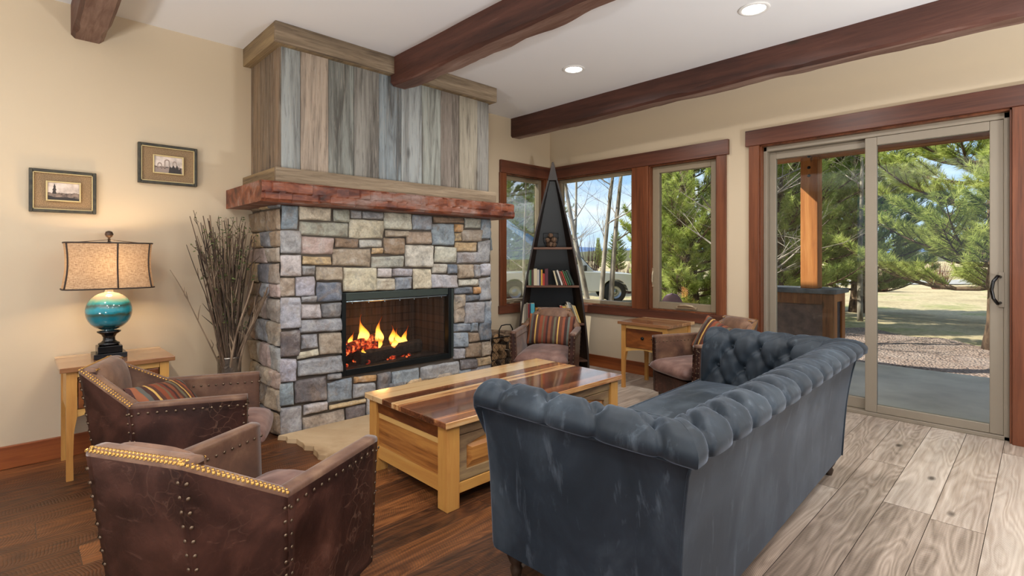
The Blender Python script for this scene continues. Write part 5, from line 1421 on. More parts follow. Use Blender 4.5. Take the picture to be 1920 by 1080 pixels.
lean = [(.000, .016, .160, 15, '#cdbf9c', 'cream book leaning left, first of the slanted row'), (.024, .016, .160, 17, '#1c1a1c', 'black book leaning between two pale books'), (.050, .018, .168, 19, '#cfc8bd', 'white book leaning in the middle of the slanted row'),
        (.076, .015, .158, 20, '#7a3a28', 'brown-red book leaning right of the white one'), (.098, .014, .156, 21, '#a83a2c', 'red book leaning beside the green ones'), (.120, .015, .168, 22, '#44603a', 'tall green book leaning with a pale top'),
        (.143, .016, .158, 22, '#2c5438', 'mid green book leaning, second from the right'), (.168, .022, .168, 23, '#27362e', 'dark green book leaning at the right end of the middle shelf')]
for x, th, h, a, c, lab in lean: book(x + .045, Z2, th, h, a, c, lab)
Z3 = 0.4905; G3 = 'books on the lower shelf of the boat bookshelf'
for x, th, h, c, lab in [(-.345, .038, .225, '#cfc3ab', 'tall cream book at the left end of the lower shelf'), (-.305, .020, .205, '#8b8272', 'grey-brown book beside the tall cream one, lower shelf'), (-.283, .018, .212, '#7a6a5c', 'brown book left of the dark red one, lower shelf'),
                         (-.263, .013, .205, '#8a2a26', 'thin dark red book on the lower shelf'), (-.248, .012, .205, '#3a2c4a', 'thin purple book beside the turquoise one'), (-.234, .040, .208, '#4aa3b4', 'bright turquoise book on the lower shelf')]:
    book(x, Z3, th, h, 0, c, lab, d=0.15, group=G3)
for k, (x, th, h, a, c, lab) in enumerate([(.075, .022, .185, 16, '#b5402c', 'red and orange book starting the slanted row on the lower shelf'), (.100, .020, .180, 17, '#d9b23a', 'yellow book leaning, second in the lower slanted row'), (.124, .018, .182, 18, '#c99a34', 'ochre book leaning beside the yellow one on the lower shelf'),
        (.147, .020, .200, 18, '#c4b08a', 'tan book leaning on the lower shelf'), (.171, .012, .232, 19, '#cfc9bc', 'tall thin white book sticking up from the lower slanted row'), (.186, .012, .230, 19, '#9aa09c', 'tall thin grey book sticking up beside the white one'),
        (.201, .012, .222, 19, '#6a6a66', 'tall thin dark grey book on the lower shelf'), (.217, .014, .195, 19, '#c8b88c', 'pale tan book near the right end of the lower shelf'), (.235, .015, .188, 19, '#d4b060', 'yellowish book at the right end of the lower shelf')]):
    book(x + .055, Z3, th, h, a, c, lab, d=0.15, group=G3)
mb = MB(); mb.box(0, 0, 0, .26, .12, .155); mb.box(.10, -.001, .10, .16, 0, .13)
o = mb.build('storage_box', flat('orange_box_card', '#b0762a', 0.7), bevel=0.002); o.matrix_world = SM @ Matrix.Translation((-.185, .055, Z3 + .0005)); tag(o, 'orange box standing at the back of the lower shelf', 'box')
mb = MB(); mb.box(0, 0, 0, .20, .02, .125)
o = mb.build('binder', flat('grey_binder', '#5a5650', 0.6), bevel=0.002); o.matrix_world = SM @ Matrix.Translation((-.188, .028, Z3 + .0005)); tag(o, 'flat grey binder standing in front of the orange box', 'binder')
# wire bowl of woven balls
bk = thing('wire_basket', 'round wire basket holding woven balls on the upper shelf', 'basket', tuple(SM @ Vector((-.015, .10, 1.306))), 0)
mb = MB(); n = 12
for z, r in ((.002, .05), (.05, .078), (.10, .085), (.15, .082)): mb.tube([(r * math.cos(2 * PI * k / 24), r * math.sin(2 * PI * k / 24), z) for k in range(25)], .0016, 5)
for k in range(n):
    a = 2 * PI * k / n; mb.tube([(r * math.cos(a), r * math.sin(a), z) for r, z in ((.05, .002), (.078, .05), (.085, .10), (.082, .15))], .0013, 4)
mb.build('wire_frame', M['iron'], bk)
M['ballm'] = noisy('woven_ball', '#4f3a2b', '#9a7a60', 60, 0.85, 0.5)
bx0, by0, _z = (SM @ Vector((-.015, .10, 0)))
for k, (x, y, z, r) in enumerate([(-.03, -.025, .032, .028), (.028, -.02, .032, .03), (0, .03, .032, .029), (-.038, .012, .078, .028), (.012, -.035, .082, .031), (.035, .022, .082, .028), (-.005, .0, .126, .029), (-.035, -.028, .122, .02)]):
    mb = MB(); mb.ball((0, 0, 0), r, 14, 10); o = mb.build('woven_ball', M['ballm'], loc=(bx0 + x, by0 + y, 1.306 + z), smooth=True); tag(o, 'brown woven ball in the wire basket on the bookshelf', 'ball', 'woven balls in the wire basket')

# firewood basket
lb = thing('firewood_basket', 'black wire firewood basket between the fireplace and the armchair', 'basket', (-1.17, -0.30, 0), 0)
bw, bd, bh = 0.19, 0.17, 0.43
mb = MB()
for z in (.02, .22, bh): mb.tube([(-bw, -bd, z), (bw, -bd, z), (bw, bd, z), (-bw, bd, z), (-bw, -bd, z)], .006 if z != .22 else .003, 6)
for x in (-bw, bw):
    for y in (-bd, bd): mb.tube([(x, y, 0), (x, y, bh)], .006, 6)
mb.build('frame', M['iron'], lb)
mb = MB(); k = -8
while k < 16:
    for (ax, ay, bx_, by_) in ((-bw, -bd, bw, -bd), (-bw, -bd, -bw, bd), (bw, -bd, bw, bd)):
        L = math.hypot(bx_ - ax, by_ - ay); s0 = k * .05
        for sg in (1, -1):
            pts = []
            for z in (0.02, bh):
                s_ = s0 + (z if sg > 0 else (bh - z)); pts.append((s_, z))
            (s1_, z1_), (s2_, z2_) = pts
            # clip to the panel
            def cl(s_): return (s_ - s1_) / (s2_ - s1_)
            t0, t1 = sorted((cl(0), cl(L))); t0 = max(0, t0); t1 = min(1, t1)
            if t1 - t0 < .02: continue
            P_ = []
            for t in (t0, t1):
                s_ = s1_ + (s2_ - s1_) * t; z = z1_ + (z2_ - z1_) * t; P_.append((ax + (bx_ - ax) * s_ / L, ay + (by_ - ay) * s_ / L, z))
            mb.tube(P_, .0014, 4)
    k += 1
mb.build('wire_mesh', M['iron'], lb)
mb = MB()
for y in (-bd, bd): mb.tube([(-.09, y, bh), (-.088, y, bh + .07), (-.06, y, bh + .11), (.0, y, bh + .115), (.06, y, bh + .11), (.088, y, bh + .07), (.09, y, bh)], .006, 6)
mb.build('handle', M['iron'], lb, smooth=True)
M['cut'] = noisy('split_wood', '#8a6440', '#c6a276', 20, 0.8, 0.3, (4, 1, 4)); M['lbark'] = noisy('log_bark', '#4a382a', '#8d7760', 20, 0.95, 0.7, (1, 1, 1))
rr = random.Random(5); q = 0
for row_, (z, xs) in enumerate(((.075, (-.115, -.01, .10)), (.16, (-.12, -.02, .09)), (.245, (-.11, 0.0, .11)), (.33, (-.12, -.015, .095)), (.42, (-.10, .02, .12)))):
    for x in xs:
        mb = MB(); r = rr.uniform(.042, .05); kind = rr.choice((0, 1, 2)); n = 12 if kind else 16
        angs = [2 * PI * j / 12 for j in range(12)] if kind == 0 else [PI * (0.1 + 1.3 * j / 9) for j in range(10)] + [None]
        prof = [(0.0 if a is None else r * math.cos(a), -r * .3 if a is None else r * math.sin(a)) for a in angs]; n = len(prof); rot = rr.uniform(0, 6.28)
        vs = []
        for yy in (-.15, -.14, 0.0, .14, .15):
            for (px_, pz_) in prof:
                f = 1 + 0.06 * noise.noise(Vector((px_ * 30, pz_ * 30, yy * 3 + q))); f *= 0.97 if abs(yy) > .145 else 1
                vs.append(((px_ * math.cos(rot) - pz_ * math.sin(rot)) * f, yy, (px_ * math.sin(rot) + pz_ * math.cos(rot)) * f))
        fs = [(i * n + j, i * n + (j + 1) % n, (i + 1) * n + (j + 1) % n, (i + 1) * n + j) for i in range(4) for j in range(n)]
        o0 = len(mb.v); mb.add(vs, fs, 0); mb.add([vs[j] for j in range(n)], [tuple(range(n))], 1); mb.add([vs[4 * n + j] for j in range(n)], [tuple(range(n))[::-1]], 1)
        tilt = rr.uniform(-.08, .08) + (0.5 if (row_ == 4 and x > .1) else 0)
        o = mb.build('firewood_log', [M['lbark'] if kind != 2 else M['cut'], M['cut']], loc=(-1.17 + x, -0.30 + rr.uniform(-.01, .01), z)); o.rotation_euler = (0, 0, tilt); q += 1
        tag(o, 'split firewood log in the %s of the wire basket, %s' % (('bottom row', 'second row', 'middle row', 'fourth row', 'heap on top')[row_], ('next to the fireplace', 'in the middle', 'nearest the armchair')[xs.index(x)]), 'log', 'firewood in the wire basket')

# ============================================================ CEILING LAMPS
M['lens'] = NT('lit_lens'); _m = M['lens']; _e = _m.n('ShaderNodeEmission', Color=(1, 0.97, 0.92, 1), Strength=9.0); _m.t.links.new(_e.outputs[0], _m.out.inputs[0]); M['lens'] = _m.m
M['white_trim'] = flat('white_lamp_trim', '#e6e4e0', 0.4)
labs = {0: 'round recessed ceiling light nearer the fireplace', 1: 'round recessed ceiling light nearer the camera, at top right'}
for k, (x, y) in enumerate(LAMP_SPOTS):
    t = thing('recessed_light', labs.get(k, 'round recessed ceiling light in the room behind'), 'ceiling light', (x, y, H), 0, 'recessed lights in the ceiling')
    mb = MB(); mb.lathe([(.070, -.0005), (.090, -.0005), (.091, -.004), (.087, -.007), (.072, -.009), (.066, -.004)], 36, caps=False); mb.build('trim_ring', M['white_trim'], t, smooth=True)
    mb = MB(); mb.lathe([(.067, -.003), (.067, -.0035), (.001, -.0045)], 36, caps=False); mb.build('lit_lens', M['lens'], t)
    ad = bpy.data.lights.new('recessed_lamp', 'AREA'); ad.shape = 'DISK'; ad.size = .13; ad.energy = LAMP_W; ad.color = (1.0, .97, .93); ad.spread = R_(165)
    ao = bpy.data.objects.new('recessed_lamp', ad); C.objects.link(ao); ao.parent = t; ao.location = (0, 0, -.015)

for k, (x, y, w_) in enumerate(FILL_UPLIGHTS):  # unseen drums added to brighten the ceiling
    t = thing('fill_uplight', 'added unseen fill light shining up from a low drum behind the camera', 'floor lamp', (x, y, 0), 0, 'added fill lights behind the camera')
    mb = MB(); mb.lathe([(.27, 0), (.28, .02), (.28, .36), (.265, .36), (.265, .30), (.001, .29)], 32, caps=False); mb.build('drum', M['white_trim'], t, smooth=False)
    ad = bpy.data.lights.new('bounce_fill', 'AREA'); ad.shape = 'DISK'; ad.size = .5; ad.energy = w_; ad.color = (.93, .97, 1.0)
    ao = bpy.data.objects.new('bounce_fill', ad); C.objects.link(ao); ao.parent = t; ao.location = (0, 0, .37); ao.rotation_euler = (PI, 0, 0)

# ============================================================ OUTSIDE
CA = R_(45.86); FW = Vector((math.cos(CA), math.sin(CA))); RW = Vector((math.sin(CA), -math.cos(CA)))
def at(u, Z):
    p = Vector((-4.61, -4.10)) + FW * Z + RW * ((u - 960) / 966.4 * Z); return p.x, p.y
def sm(t): t = max(0, min(1, t)); return t * t * (3 - 2 * t)
def gz(x, y):
    d = math.hypot(x, y + 2)
    return -0.20 - 0.27 * sm((d - 8) / 9) + 0.5 * sm((d - 30) / 60) + 0.03 * noise.noise(Vector((x * .5, y * .5, 0)))
def ground_mat():
    m = NT('dry_lawn'); v = m.coord(); n = m.noise(v, 0.35, 6, 0.65, 0.3); n2 = m.noise(v, 9, 6, 0.75); n3 = m.noise(v, 60, 4, 0.8)
    c = m.ramp(n, [(0.3, '#9c8a64'), (0.45, '#c2ae86'), (0.56, '#cfbc94'), (0.66, '#a3a266'), (0.8, '#b9a87e')])
    c = m.mix(m.ramp(n2, [(0.35, 0.55), (0.55, 0.0)]), c, '#5c5038'); c = m.mix(m.ramp(n3, [(0.5, 0.0), (0.75, 0.5)]), c, '#cfc19a')
    return m.bsdf(c, 0.95, 0, m.bump(m.math('ADD', n2, n3), 0.8, 0.03))
mb = MB(); NG = 110
def gpt(i, j):
    # denser near the house
    f = lambda t: math.copysign(abs(t) ** 2.2, t) * 170
    x = f(i * 2 - 1) + 4; y = f(j * 2 - 1) - 1; z = gz(x, y)
    if -10 < x < 0.5 and -10 < y < 0.5: z = min(z, -0.2)
    return (x, y, z - .012)
mb.grid(gpt, NG, NG)
o = mb.build('lawn', ground_mat(), smooth=True); tag(o, 'dry yellowish lawn outside the windows', 'lawn', kind='stuff')
def mulch_mat():
    m = NT('bark_mulch'); v = m.coord(); n = m.n('ShaderNodeTexVoronoi', Vector=v, Scale=32.0, Randomness=1.0); n2 = m.noise(v, 3, 5)
    c = m.ramp(n.outputs['Distance'], [(0.0, '#b5a298'), (0.5, '#917a6e'), (1.0, '#48362f')]); c = m.mix(m.ramp(n2, [(0.4, 0.0), (0.7, 0.6)]), c, '#a89890')
    return m.bsdf(c, 0.95, 0, m.bump(n.outputs['Distance'], 1.0, 0.03))
mb = MB(); mb.grid(lambda i, j: (2.7 + i * (4.0 + 0.5 * math.sin(j * 21) + .3 * math.sin(j * 47)), -9 + j * 10.5, -0.185 + 0.02 * noise.noise(Vector((i * 20, j * 30, 0)))), 50, 90)
o = mb.build('bark_mulch', mulch_mat(), smooth=True); tag(o, 'grey-brown bark mulch strip beyond the patio', 'mulch', kind='stuff')
M['old_roof'] = flat('brown_roofing', '#5a4a3e', 0.9)
M['concrete'] = noisy('patio_concrete', '#b3aca0', '#cfc8ba', 2.2, 0.85, 0.15, detail=8)
mb = MB(); mb.box(TW, -8.5, -0.22, 2.78, -0.4, -0.07); o = mb.build('patio_slab', M['concrete'], bevel=0.01); o['kind'] = 'structure'; tag(o, 'grey concrete patio slab outside the sliding door', 'patio', kind='structure')
mb = MB(); mb.grid(lambda i, j: (26 + 5 * i + 3 * math.sin(j * 3), -26 + 90 * j, -0.30 + 0 * i), 4, 60)
rp = []
mb = MB()
for k in range(40):
    pass
mb.grid(lambda i, j: (at(900 + 1100 * j, 31 + 5 * i)[0], at(900 + 1100 * j, 31 + 5 * i)[1], gz(*at(900 + 1100 * j, 31 + 5 * i)) + .03), 6, 60)
o = mb.build('gravel_road', noisy('grey_gravel', '#8d8a86', '#b0aca6', 3, 0.9, 0.3)); tag(o, 'pale grey road crossing beyond the lawn', 'road', kind='structure')
# hills
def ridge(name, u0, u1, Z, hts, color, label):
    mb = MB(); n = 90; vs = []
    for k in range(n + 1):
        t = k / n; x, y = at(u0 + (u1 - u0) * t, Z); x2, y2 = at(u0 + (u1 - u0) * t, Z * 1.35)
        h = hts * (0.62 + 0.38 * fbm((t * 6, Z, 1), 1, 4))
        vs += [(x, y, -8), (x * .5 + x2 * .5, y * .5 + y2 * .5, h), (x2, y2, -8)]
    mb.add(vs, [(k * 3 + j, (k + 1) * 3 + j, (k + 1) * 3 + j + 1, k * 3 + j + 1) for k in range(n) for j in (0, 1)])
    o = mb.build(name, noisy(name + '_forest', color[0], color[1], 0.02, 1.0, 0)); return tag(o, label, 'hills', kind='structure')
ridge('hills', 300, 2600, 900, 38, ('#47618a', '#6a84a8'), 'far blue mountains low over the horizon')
ridge('wooded_rise', 300, 2600, 130, 4.2, ('#4b4a3a', '#6b6a4c'), 'brown-green wooded rise behind the road')

mb = MB(); mb.hexa([(-4.2, -9.5, 5.0), (.62, -9.5, 3.24), (.62, 1.0, 3.24), (-4.2, 1.0, 5.0)], [(-4.2, -9.5, 5.2), (.62, -9.5, 3.42), (.62, 1.0, 3.42), (-4.2, 1.0, 5.2)])
mb.hexa([(-9.2, -9.5, 3.24), (-4.2, -9.5, 5.0), (-4.2, 1.0, 5.0), (-9.2, 1.0, 3.24)], [(-9.2, -9.5, 3.42), (-4.2, -9.5, 5.2), (-4.2, 1.0, 5.2), (-9.2, 1.0, 3.42)])
mb.box(-8.6, -8, 2.87, .16, .16, 3.3); tag(mb.build('house_roof', M['old_roof']), 'brown house roof over the room', 'roof', kind='structure')
# ---- patio things
M['cedar'] = wood('cedar_post', [(0.2, '#7a4218'), (0.5, '#a8662c'), (0.8, '#c4864a')], 'z', along=1.0, across=14, rough=0.7, bump=0.1)
M['cedar_y'] = wood('cedar_beam', [(0.2, '#6a3c1a'), (0.5, '#935a2c'), (0.8, '#b27a48')], 'y', along=1.0, across=14, rough=0.7, bump=0.1)
M['old_wood'] = wood('grey_brown_trim', [(0.2, '#3c2415'), (0.5, '#6a4427'), (0.8, '#8d6640')], 'z', along=1.2, across=16, rough=0.8, bump=0.2)
t = thing('stone_capped_column', 'low patio pedestal with slate cap and rusty metal panel', 'pedestal', (2.60, -1.86, -0.07))
mb = MB(); mb.box(-.285, -.555, .83, .285, .60, .885); mb.build('slate_cap', noisy('slate_cap', '#363a40', '#5d636a', 6, 0.55, 0.3), t, bevel=0.008)
mb = MB()
for y0_, y1_ in ((-.52, -.40), (.46, .58)): mb.box(-.25, y0_, 0, -.225, y1_, .828)
mb.box(-.25, -.399, .70, -.225, .459, .828); mb.build('front_trim', M['old_wood'], t, bevel=0.003)
mb = MB()
for x0_, x1_ in ((-.224, -.10), (.12, .25)): mb.box(x0_, -.52, 0, x1_, -.497, .828)
mb.box(-.099, -.52, .73, .119, -.497, .828); mb.build('side_trim', M['cedar'], t, bevel=0.003)
mb = MB(); mb.box(-.222, -.495, 0, .25, .58, .826); mb.build('rusty_panel', noisy('rusty_metal', '#473a36', '#5e4d47', 12, 0.8, 0.15), t)
t = thing('patio_post', 'square cedar post standing on the slate-capped pedestal', 'post', (2.55, -2.085, 0.815))
mb = MB(); mb.box(-.095, -.095, 0, .095, .095, 1.62); mb.build('post', M['cedar'], t, bevel=0.006)
mb = MB()
for z in (1.52, 1.66, 1.42): mb.dome((-.096, -.0, z - .03), (-1, 0, 0), .02, .5, 10)
mb.build('bolt_heads', M['iron'], t, smooth=True)
t = thing('patio_roof', 'timber patio roof edge with long cedar beam', 'patio roof', (2.6, -4, 2.4))
mb = MB(); mb.box(-.12, -4.4, .02, .03, 2.50, .24); mb.build('beam', M['cedar_y'], t, bevel=0.008)
mb = MB(); mb.hexa([(-2.43, -4.5, .50), (.14, -4.5, .245), (.14, 2.56, .245), (-2.43, 2.56, .50)], [(-2.43, -4.5, .62), (.14, -4.5, .36), (.14, 2.56, .36), (-2.43, 2.56, .62)]); mb.build('roof_deck', M['old_wood'], t)
mb = MB()
for y in (-4.2, -3.2, -2.2, -1.2, -.2, .8, 1.8): mb.hexa([(-2.42, y, .38), (.42, y, .245), (.42, y + .05, .245), (-2.42, y + .05, .38)], [(-2.42, y, .49), (.42, y, .225 + .0), (.42, y + .05, .225), (-2.42, y + .05, .49)]) if False else None
t = thing('boot_scraper', 'small dark block-shaped object on the patio by the door', 'doorstop', (0.62, -2.73, -0.07), 0.5)
mb = MB(); mb.hexa([(-.06, -.05, 0), (.06, -.05, 0), (.06, .05, 0), (-.06, .05, 0)], [(-.03, -.04, .12), (.04, -.04, .10), (.04, .04, .10), (-.03, .04, .12)]); mb.build('block', M['iron'], t, bevel=0.008)
mb = MB(); mb.tube([(-.12, .0, .01), (-.07, -.03, .04), (-.03, -.02, .05)], .012, 6); mb.build('curled_tail', M['iron'], t)

# ---- trees
def needle_mat(name, a, b):
    m = NT(name); t_ = m.attr('tint'); c = m.mix(m.n('ShaderNodeSeparateColor', Color=t_).outputs[0], a, b)
    d = m.n('ShaderNodeBsdfDiffuse', Color=c); tr = m.n('ShaderNodeBsdfTranslucent', Color=c)
    ms = m.n('ShaderNodeMixShader', Fac=0.45); m.t.links.new(d.outputs[0], ms.inputs[1]); m.t.links.new(tr.outputs[0], ms.inputs[2]); m.t.links.new(ms.outputs[0], m.out.inputs[0]); return m.m
M['needle'] = needle_mat('pine_needles', '#7c9440', '#d3d984'); M['needle_d'] = needle_mat('dark_pine_needles', '#64803f', '#b8c274'); M['needle_y'] = needle_mat('yellow_green_needles', '#6c7c34', '#b9b45c')
def pine_mesh(Ht, Rd, zlow, seed, whorls, nlen, per, wid, mat, dens=1.0):
    rg = np.random.default_rng(seed); tk = MB()
    lean = rg.uniform(-.02, .02, 2)
    def tp(z): return Vector((lean[0] * z + .05 * math.sin(z * 1.3 + seed), lean[1] * z + .04 * math.cos(z * 1.1 + seed), z))
    tr0 = 0.028 * Ht
    tk.tube([tp(Ht * k / 14) for k in range(15)], [tr0 * (1 - k / 14) ** 0.8 * (1.25 if k == 0 else 1) + .012 for k in range(15)], 10)
    sh_p, sh_d = [], []
    for w in range(whorls):
        f = (w + rg.uniform(-.3, .3)) / whorls; f = min(max(f, 0), .985); z = zlow + (Ht - zlow) * f
        L = Rd * (1 - f) ** 0.72 * (0.86 + 0.28 * rg.random()); L = max(L, .35)
        if f < .12: L *= .86
        nb = int(rg.integers(4, 7)); a0 = rg.uniform(0, 6.28)
        for b in range(nb):
            az = a0 + 6.283 * b / nb + rg.uniform(-.3, .3); l = L * rg.uniform(.75, 1.1); dr = Vector((math.cos(az), math.sin(az), 0)); side = Vector((-dr.y, dr.x, 0))
            up0 = 0.1 + .6 * f; sag = rg.uniform(-.05, .12); base = tp(z); pts = []
            for k in range(9):
                t = k / 8; pts.append(base + dr * l * t + Vector((0, 0, 1)) * (l * (up0 * t - (.35 + sag) * t * (1 - t) * (1 - f) + .22 * t * t)) + side * (.05 * l * math.sin(t * 4 + az)))
            tk.tube(pts, [max(.005, .018 * l * (1 - t / 8) + .005) for t in range(9)], 5, caps=False)
            ns = max(3, int(l / .16 * dens))
            for s_ in range(ns):
                t = .22 + .78 * (s_ + rg.random()) / ns; k = min(7, int(t * 8)); p = pts[k].lerp(pts[k + 1], t * 8 - k) if t < 1 else pts[8]
                ax = (pts[k + 1] - pts[k]).normalized()
                for sg in ((-1, 1) if rg.random() < .8 else (rg.choice([-1, 1]),)):
                    sl = (.20 + .30 * l * (1 - t)) * rg.uniform(.6, 1.1); dv = (ax * .75 + side * sg * rg.uniform(.5, 1.0) + Vector((0, 0, rg.uniform(.1, .55)))).normalized()
                    e = p + dv * sl + Vector((0, 0, .15 * sl)); tk.tube([p, p.lerp(e, .5) + Vector((0, 0, -.02)), e], [.006, .005, .003], 4, caps=False)
                    nt = max(1, int(sl / .11))
                    for q in range(nt):
                        tt = 1 - q / (nt + .5) * .85; sh_p.append(p.lerp(e, tt)); d2 = (dv + Vector((rg.uniform(-.3, .3), rg.uniform(-.3, .3), rg.uniform(.1, .5)))).normalized(); sh_d.append(d2)
            sh_p.append(pts[8]); sh_d.append(((pts[8] - pts[7]).normalized() + Vector((0, 0, .4))).normalized())
    sh_p.append(tp(Ht)); sh_d.append(Vector((0, 0, 1)))
    Pn = np.array([tuple(p) for p in sh_p]); Dn = np.array([tuple(p) for p in sh_d]); T = len(Pn)
    tint = rg.random(T)
    idx = np.repeat(np.arange(T), per); n = len(idx)
    rv = rg.normal(size=(n, 3)); D = Dn[idx]; rv -= (rv * D).sum(1)[:, None] * D; rv /= np.linalg.norm(rv, axis=1)[:, None] + 1e-9
    spread = rg.uniform(.35, 1.25, n)[:, None]; nd = D * np.cos(spread) + rv * np.sin(spread)
    org = Pn[idx] + D * rg.uniform(-.07, .06, n)[:, None]
    ln = nlen * rg.uniform(.7, 1.15, n)[:, None]
    sv = np.cross(nd, rg.normal(size=(n, 3))); sv /= np.linalg.norm(sv, axis=1)[:, None] + 1e-9
    v = np.empty((n, 3, 3)); v[:, 0] = org - sv * wid / 2; v[:, 1] = org + sv * wid / 2; v[:, 2] = org + nd * ln
    col = np.ones((n, 3, 4), dtype=np.float32); tt = (tint[idx] * .6 + rg.random(n) * .4)[:, None]; col[:, :, 0] = tt; col[:, 2, 0] = np.minimum(1, tt[:, 0] + .2)
    me = bpy.data.meshes.new('foliage'); me.vertices.add(n * 3); me.vertices.foreach_set('co', v.reshape(-1)); me.loops.add(n * 3); me.loops.foreach_set('vertex_index', np.arange(n * 3, dtype=np.int32))
    me.polygons.add(n); me.polygons.foreach_set('loop_start', np.arange(0, n * 3, 3, dtype=np.int32)); 
    ca = me.color_attributes.new('tint', 'FLOAT_COLOR', 'POINT'); ca.data.foreach_set('color', col.reshape(-1)); me.materials.append(mat); me.update(calc_edges=True)
    return tk, me
def pine(label, loc, rz, *a, **k):
    t = thing('pine_tree', label, 'tree', loc, rz, 'pine trees outside'); tk, me = pine_mesh(*a, **k)
    tk.build('trunk_and_branches', M['bark'], t, smooth=True, recalc=False)
    o = bpy.data.objects.new('foliage', me); C.objects.link(o); o.parent = t
    return t
def gl(u, Z): x, y = at(u, Z); return (x, y, gz(x, y) - .03)
pA = pine('bright green pine with a thick gnarled trunk filling the right door pane', (5.95, -3.62, -0.23), 0.4, 6.2, 2.3, 0.95, 3, 17, .13, 42, .009, M['needle'], 1.35)
pC = pine('dense pine standing close outside the crank window', gl(1293, 10.6), 1.0, 7.6, 1.35, 0.35, 5, 30, .12, 34, .012, M['needle'], 2.1)
pB = pine('dark green pine seen behind the patio post', gl(1500, 13.0), 2.0, 8.2, 2.7, 0.7, 7, 24, .135, 26, .015, M['needle_d'], 1.4)
def again(src, label, loc, rz, sc, name=None):
    c = copy_tree(src); c.location = loc; c.rotation_euler = (0, 0, rz); c.scale = (sc[0], sc[0], sc[1]) if isinstance(sc, tuple) else (sc,) * 3; c['label'] = label
    return c
again(pB, 'dark pine with a bare lower trunk right of the patio pedestal', gl(1614, 14.6), 0.6, .95)
again(pC, 'pine left of the crank window tree, at the right edge of the big fixed window', gl(1240, 17.5), 2.4, .85)
again(pB, 'tall pine outside the narrow corner window, left side', gl(948, 27), 1.2, 1.1)
again(pB, 'pine outside the narrow corner window behind the blue boom', gl(1012, 33), 3.3, 1.0)
again(pC, 'pine at the left edge of the sliding door view', gl(1452, 10.5), 5.0, .85)
again(pB, 'pine far right beyond the door, mostly hidden by the frame', gl(1990, 11), 5.6, .8)
again(pC, 'pine beyond the wall between window and door', gl(1395, 16), 0.3, 1.0)
again(pB, 'pine rising outside behind the chimney wall', gl(860, 24), 3.0, 1.05)
rr = random.Random(21)
for k in range(26):
    u = 880 + k * 46 + rr.uniform(-16, 16); Z = rr.uniform(46, 78)
    again(pC if k % 2 else pB, 'small distant pine in the tree line beyond the road', gl(u, Z), rr.uniform(0, 6), rr.uniform(.42, .66))['group'] = 'distant tree line beyond the road'

def bare_tree(label, loc, trunks, seed, mat, spread=0.55, lv=4, group='bare trees outside'):
    rg = random.Random(seed); mb = MB(); lim = MB()
    def grow(p, d, L, r, depth):
        pts = [p]; n = 5; q = p.copy(); dd = d.copy()
        for i in range(n):
            dd = (dd + Vector((rg.uniform(-.16, .16), rg.uniform(-.16, .16), rg.uniform(-.03, .10)))).normalized(); q = q + dd * L / n; pts.append(q.copy())
        lim.tube(pts, [r * (1 - .55 * i / n) for i in range(n + 1)], 5 if depth < 2 else 4, caps=False)
        if depth >= lv: return
        for i in range(rg.randint(3, 4)):
            k = rg.randint(1, n); sd_ = Vector((rg.uniform(-1, 1), rg.uniform(-1, 1), rg.uniform(-.2, .7))).normalized()
            grow(pts[k], (dd * .55 + sd_ * spread * 1.3).normalized(), L * rg.uniform(.5, .78), r * (1 - .55 * k / n) * .58, depth + 1)
    for (bx_, by_, tx, ty, Ht, r, first, nbr) in trunks:
        n = 12; pts = []
        for i in range(n + 1):
            t = i / n; pts.append(Vector((bx_ + (tx - bx_) * t + .05 * math.sin(t * 5 + seed), by_ + (ty - by_) * t + .05 * math.cos(t * 4 + seed), Ht * t)))
        mb.tube(pts, [r * (1 - .7 * i / n) for i in range(n + 1)], 9)
        for j in range(nbr):
            t = first + (1 - first) * (j + rg.random()) / nbr; k = min(n - 1, int(t * n)); a = rg.uniform(0, 6.28)
            grow(pts[k].lerp(pts[k + 1], t * n - k), Vector((math.cos(a), math.sin(a), rg.uniform(.25, .8))).normalized(), (1.0 + .5 * rg.random()) * (1.15 - .5 * t), r * .34 * (1.1 - .6 * t), 1)
    t_ = thing('bare_tree', label, 'tree', loc, 0, group); mb.build('trunk', mat, t_, smooth=True, recalc=False); lim.build('branches', mat, t_, recalc=False)
    return t_
# stems given as (foot x, foot y, top x, top y, height, radius, first branch, branches), relative to loc
bare_tree('bare grey tree with two upright trunks in front of the truck', gl(1131, 11), [(-.05, .05, .35, -.25, 5.2, .058, .3, 8), (.10, -.10, .44, -.40, 5.4, .062, .3, 8)], 4, M['bark_g'])
bare_tree('leaning bare tree showing along the right edge of the bookshelf', gl(1108, 10), [(0, 0, -.55, .55, 4.8, .055, .28, 9)], 9, M['bark_g'])
bare_tree('slim bare tree between the leaning trunk and the twin trunks', gl(1078, 14), [(0, 0, .02, 0, 5.6, .05, .2, 10)], 12, M['bark_g'])
bare_tree('bare tree with pale branches in front of the pine, between window and door', gl(1398, 8.4), [(0, 0, .1, -.1, 4.6, .07, .16, 14)], 17, M['bark_g'], .8)
bare_tree('thin bare tree with pale twigs outside the narrow corner window', gl(985, 15), [(0, 0, .1, .1, 4.2, .05, .15, 9)], 23, M['bark_g'], .8)
bare_tree('bare tree with pale twigs between the post and the bright pine', gl(1618, 11.5), [(0, 0, .1, .1, 5.0, .06, .3, 9)], 31, M['bark_g'], .7)
M['redtwig'] = flat('red_brown_twig', '#6b4438', 0.9)
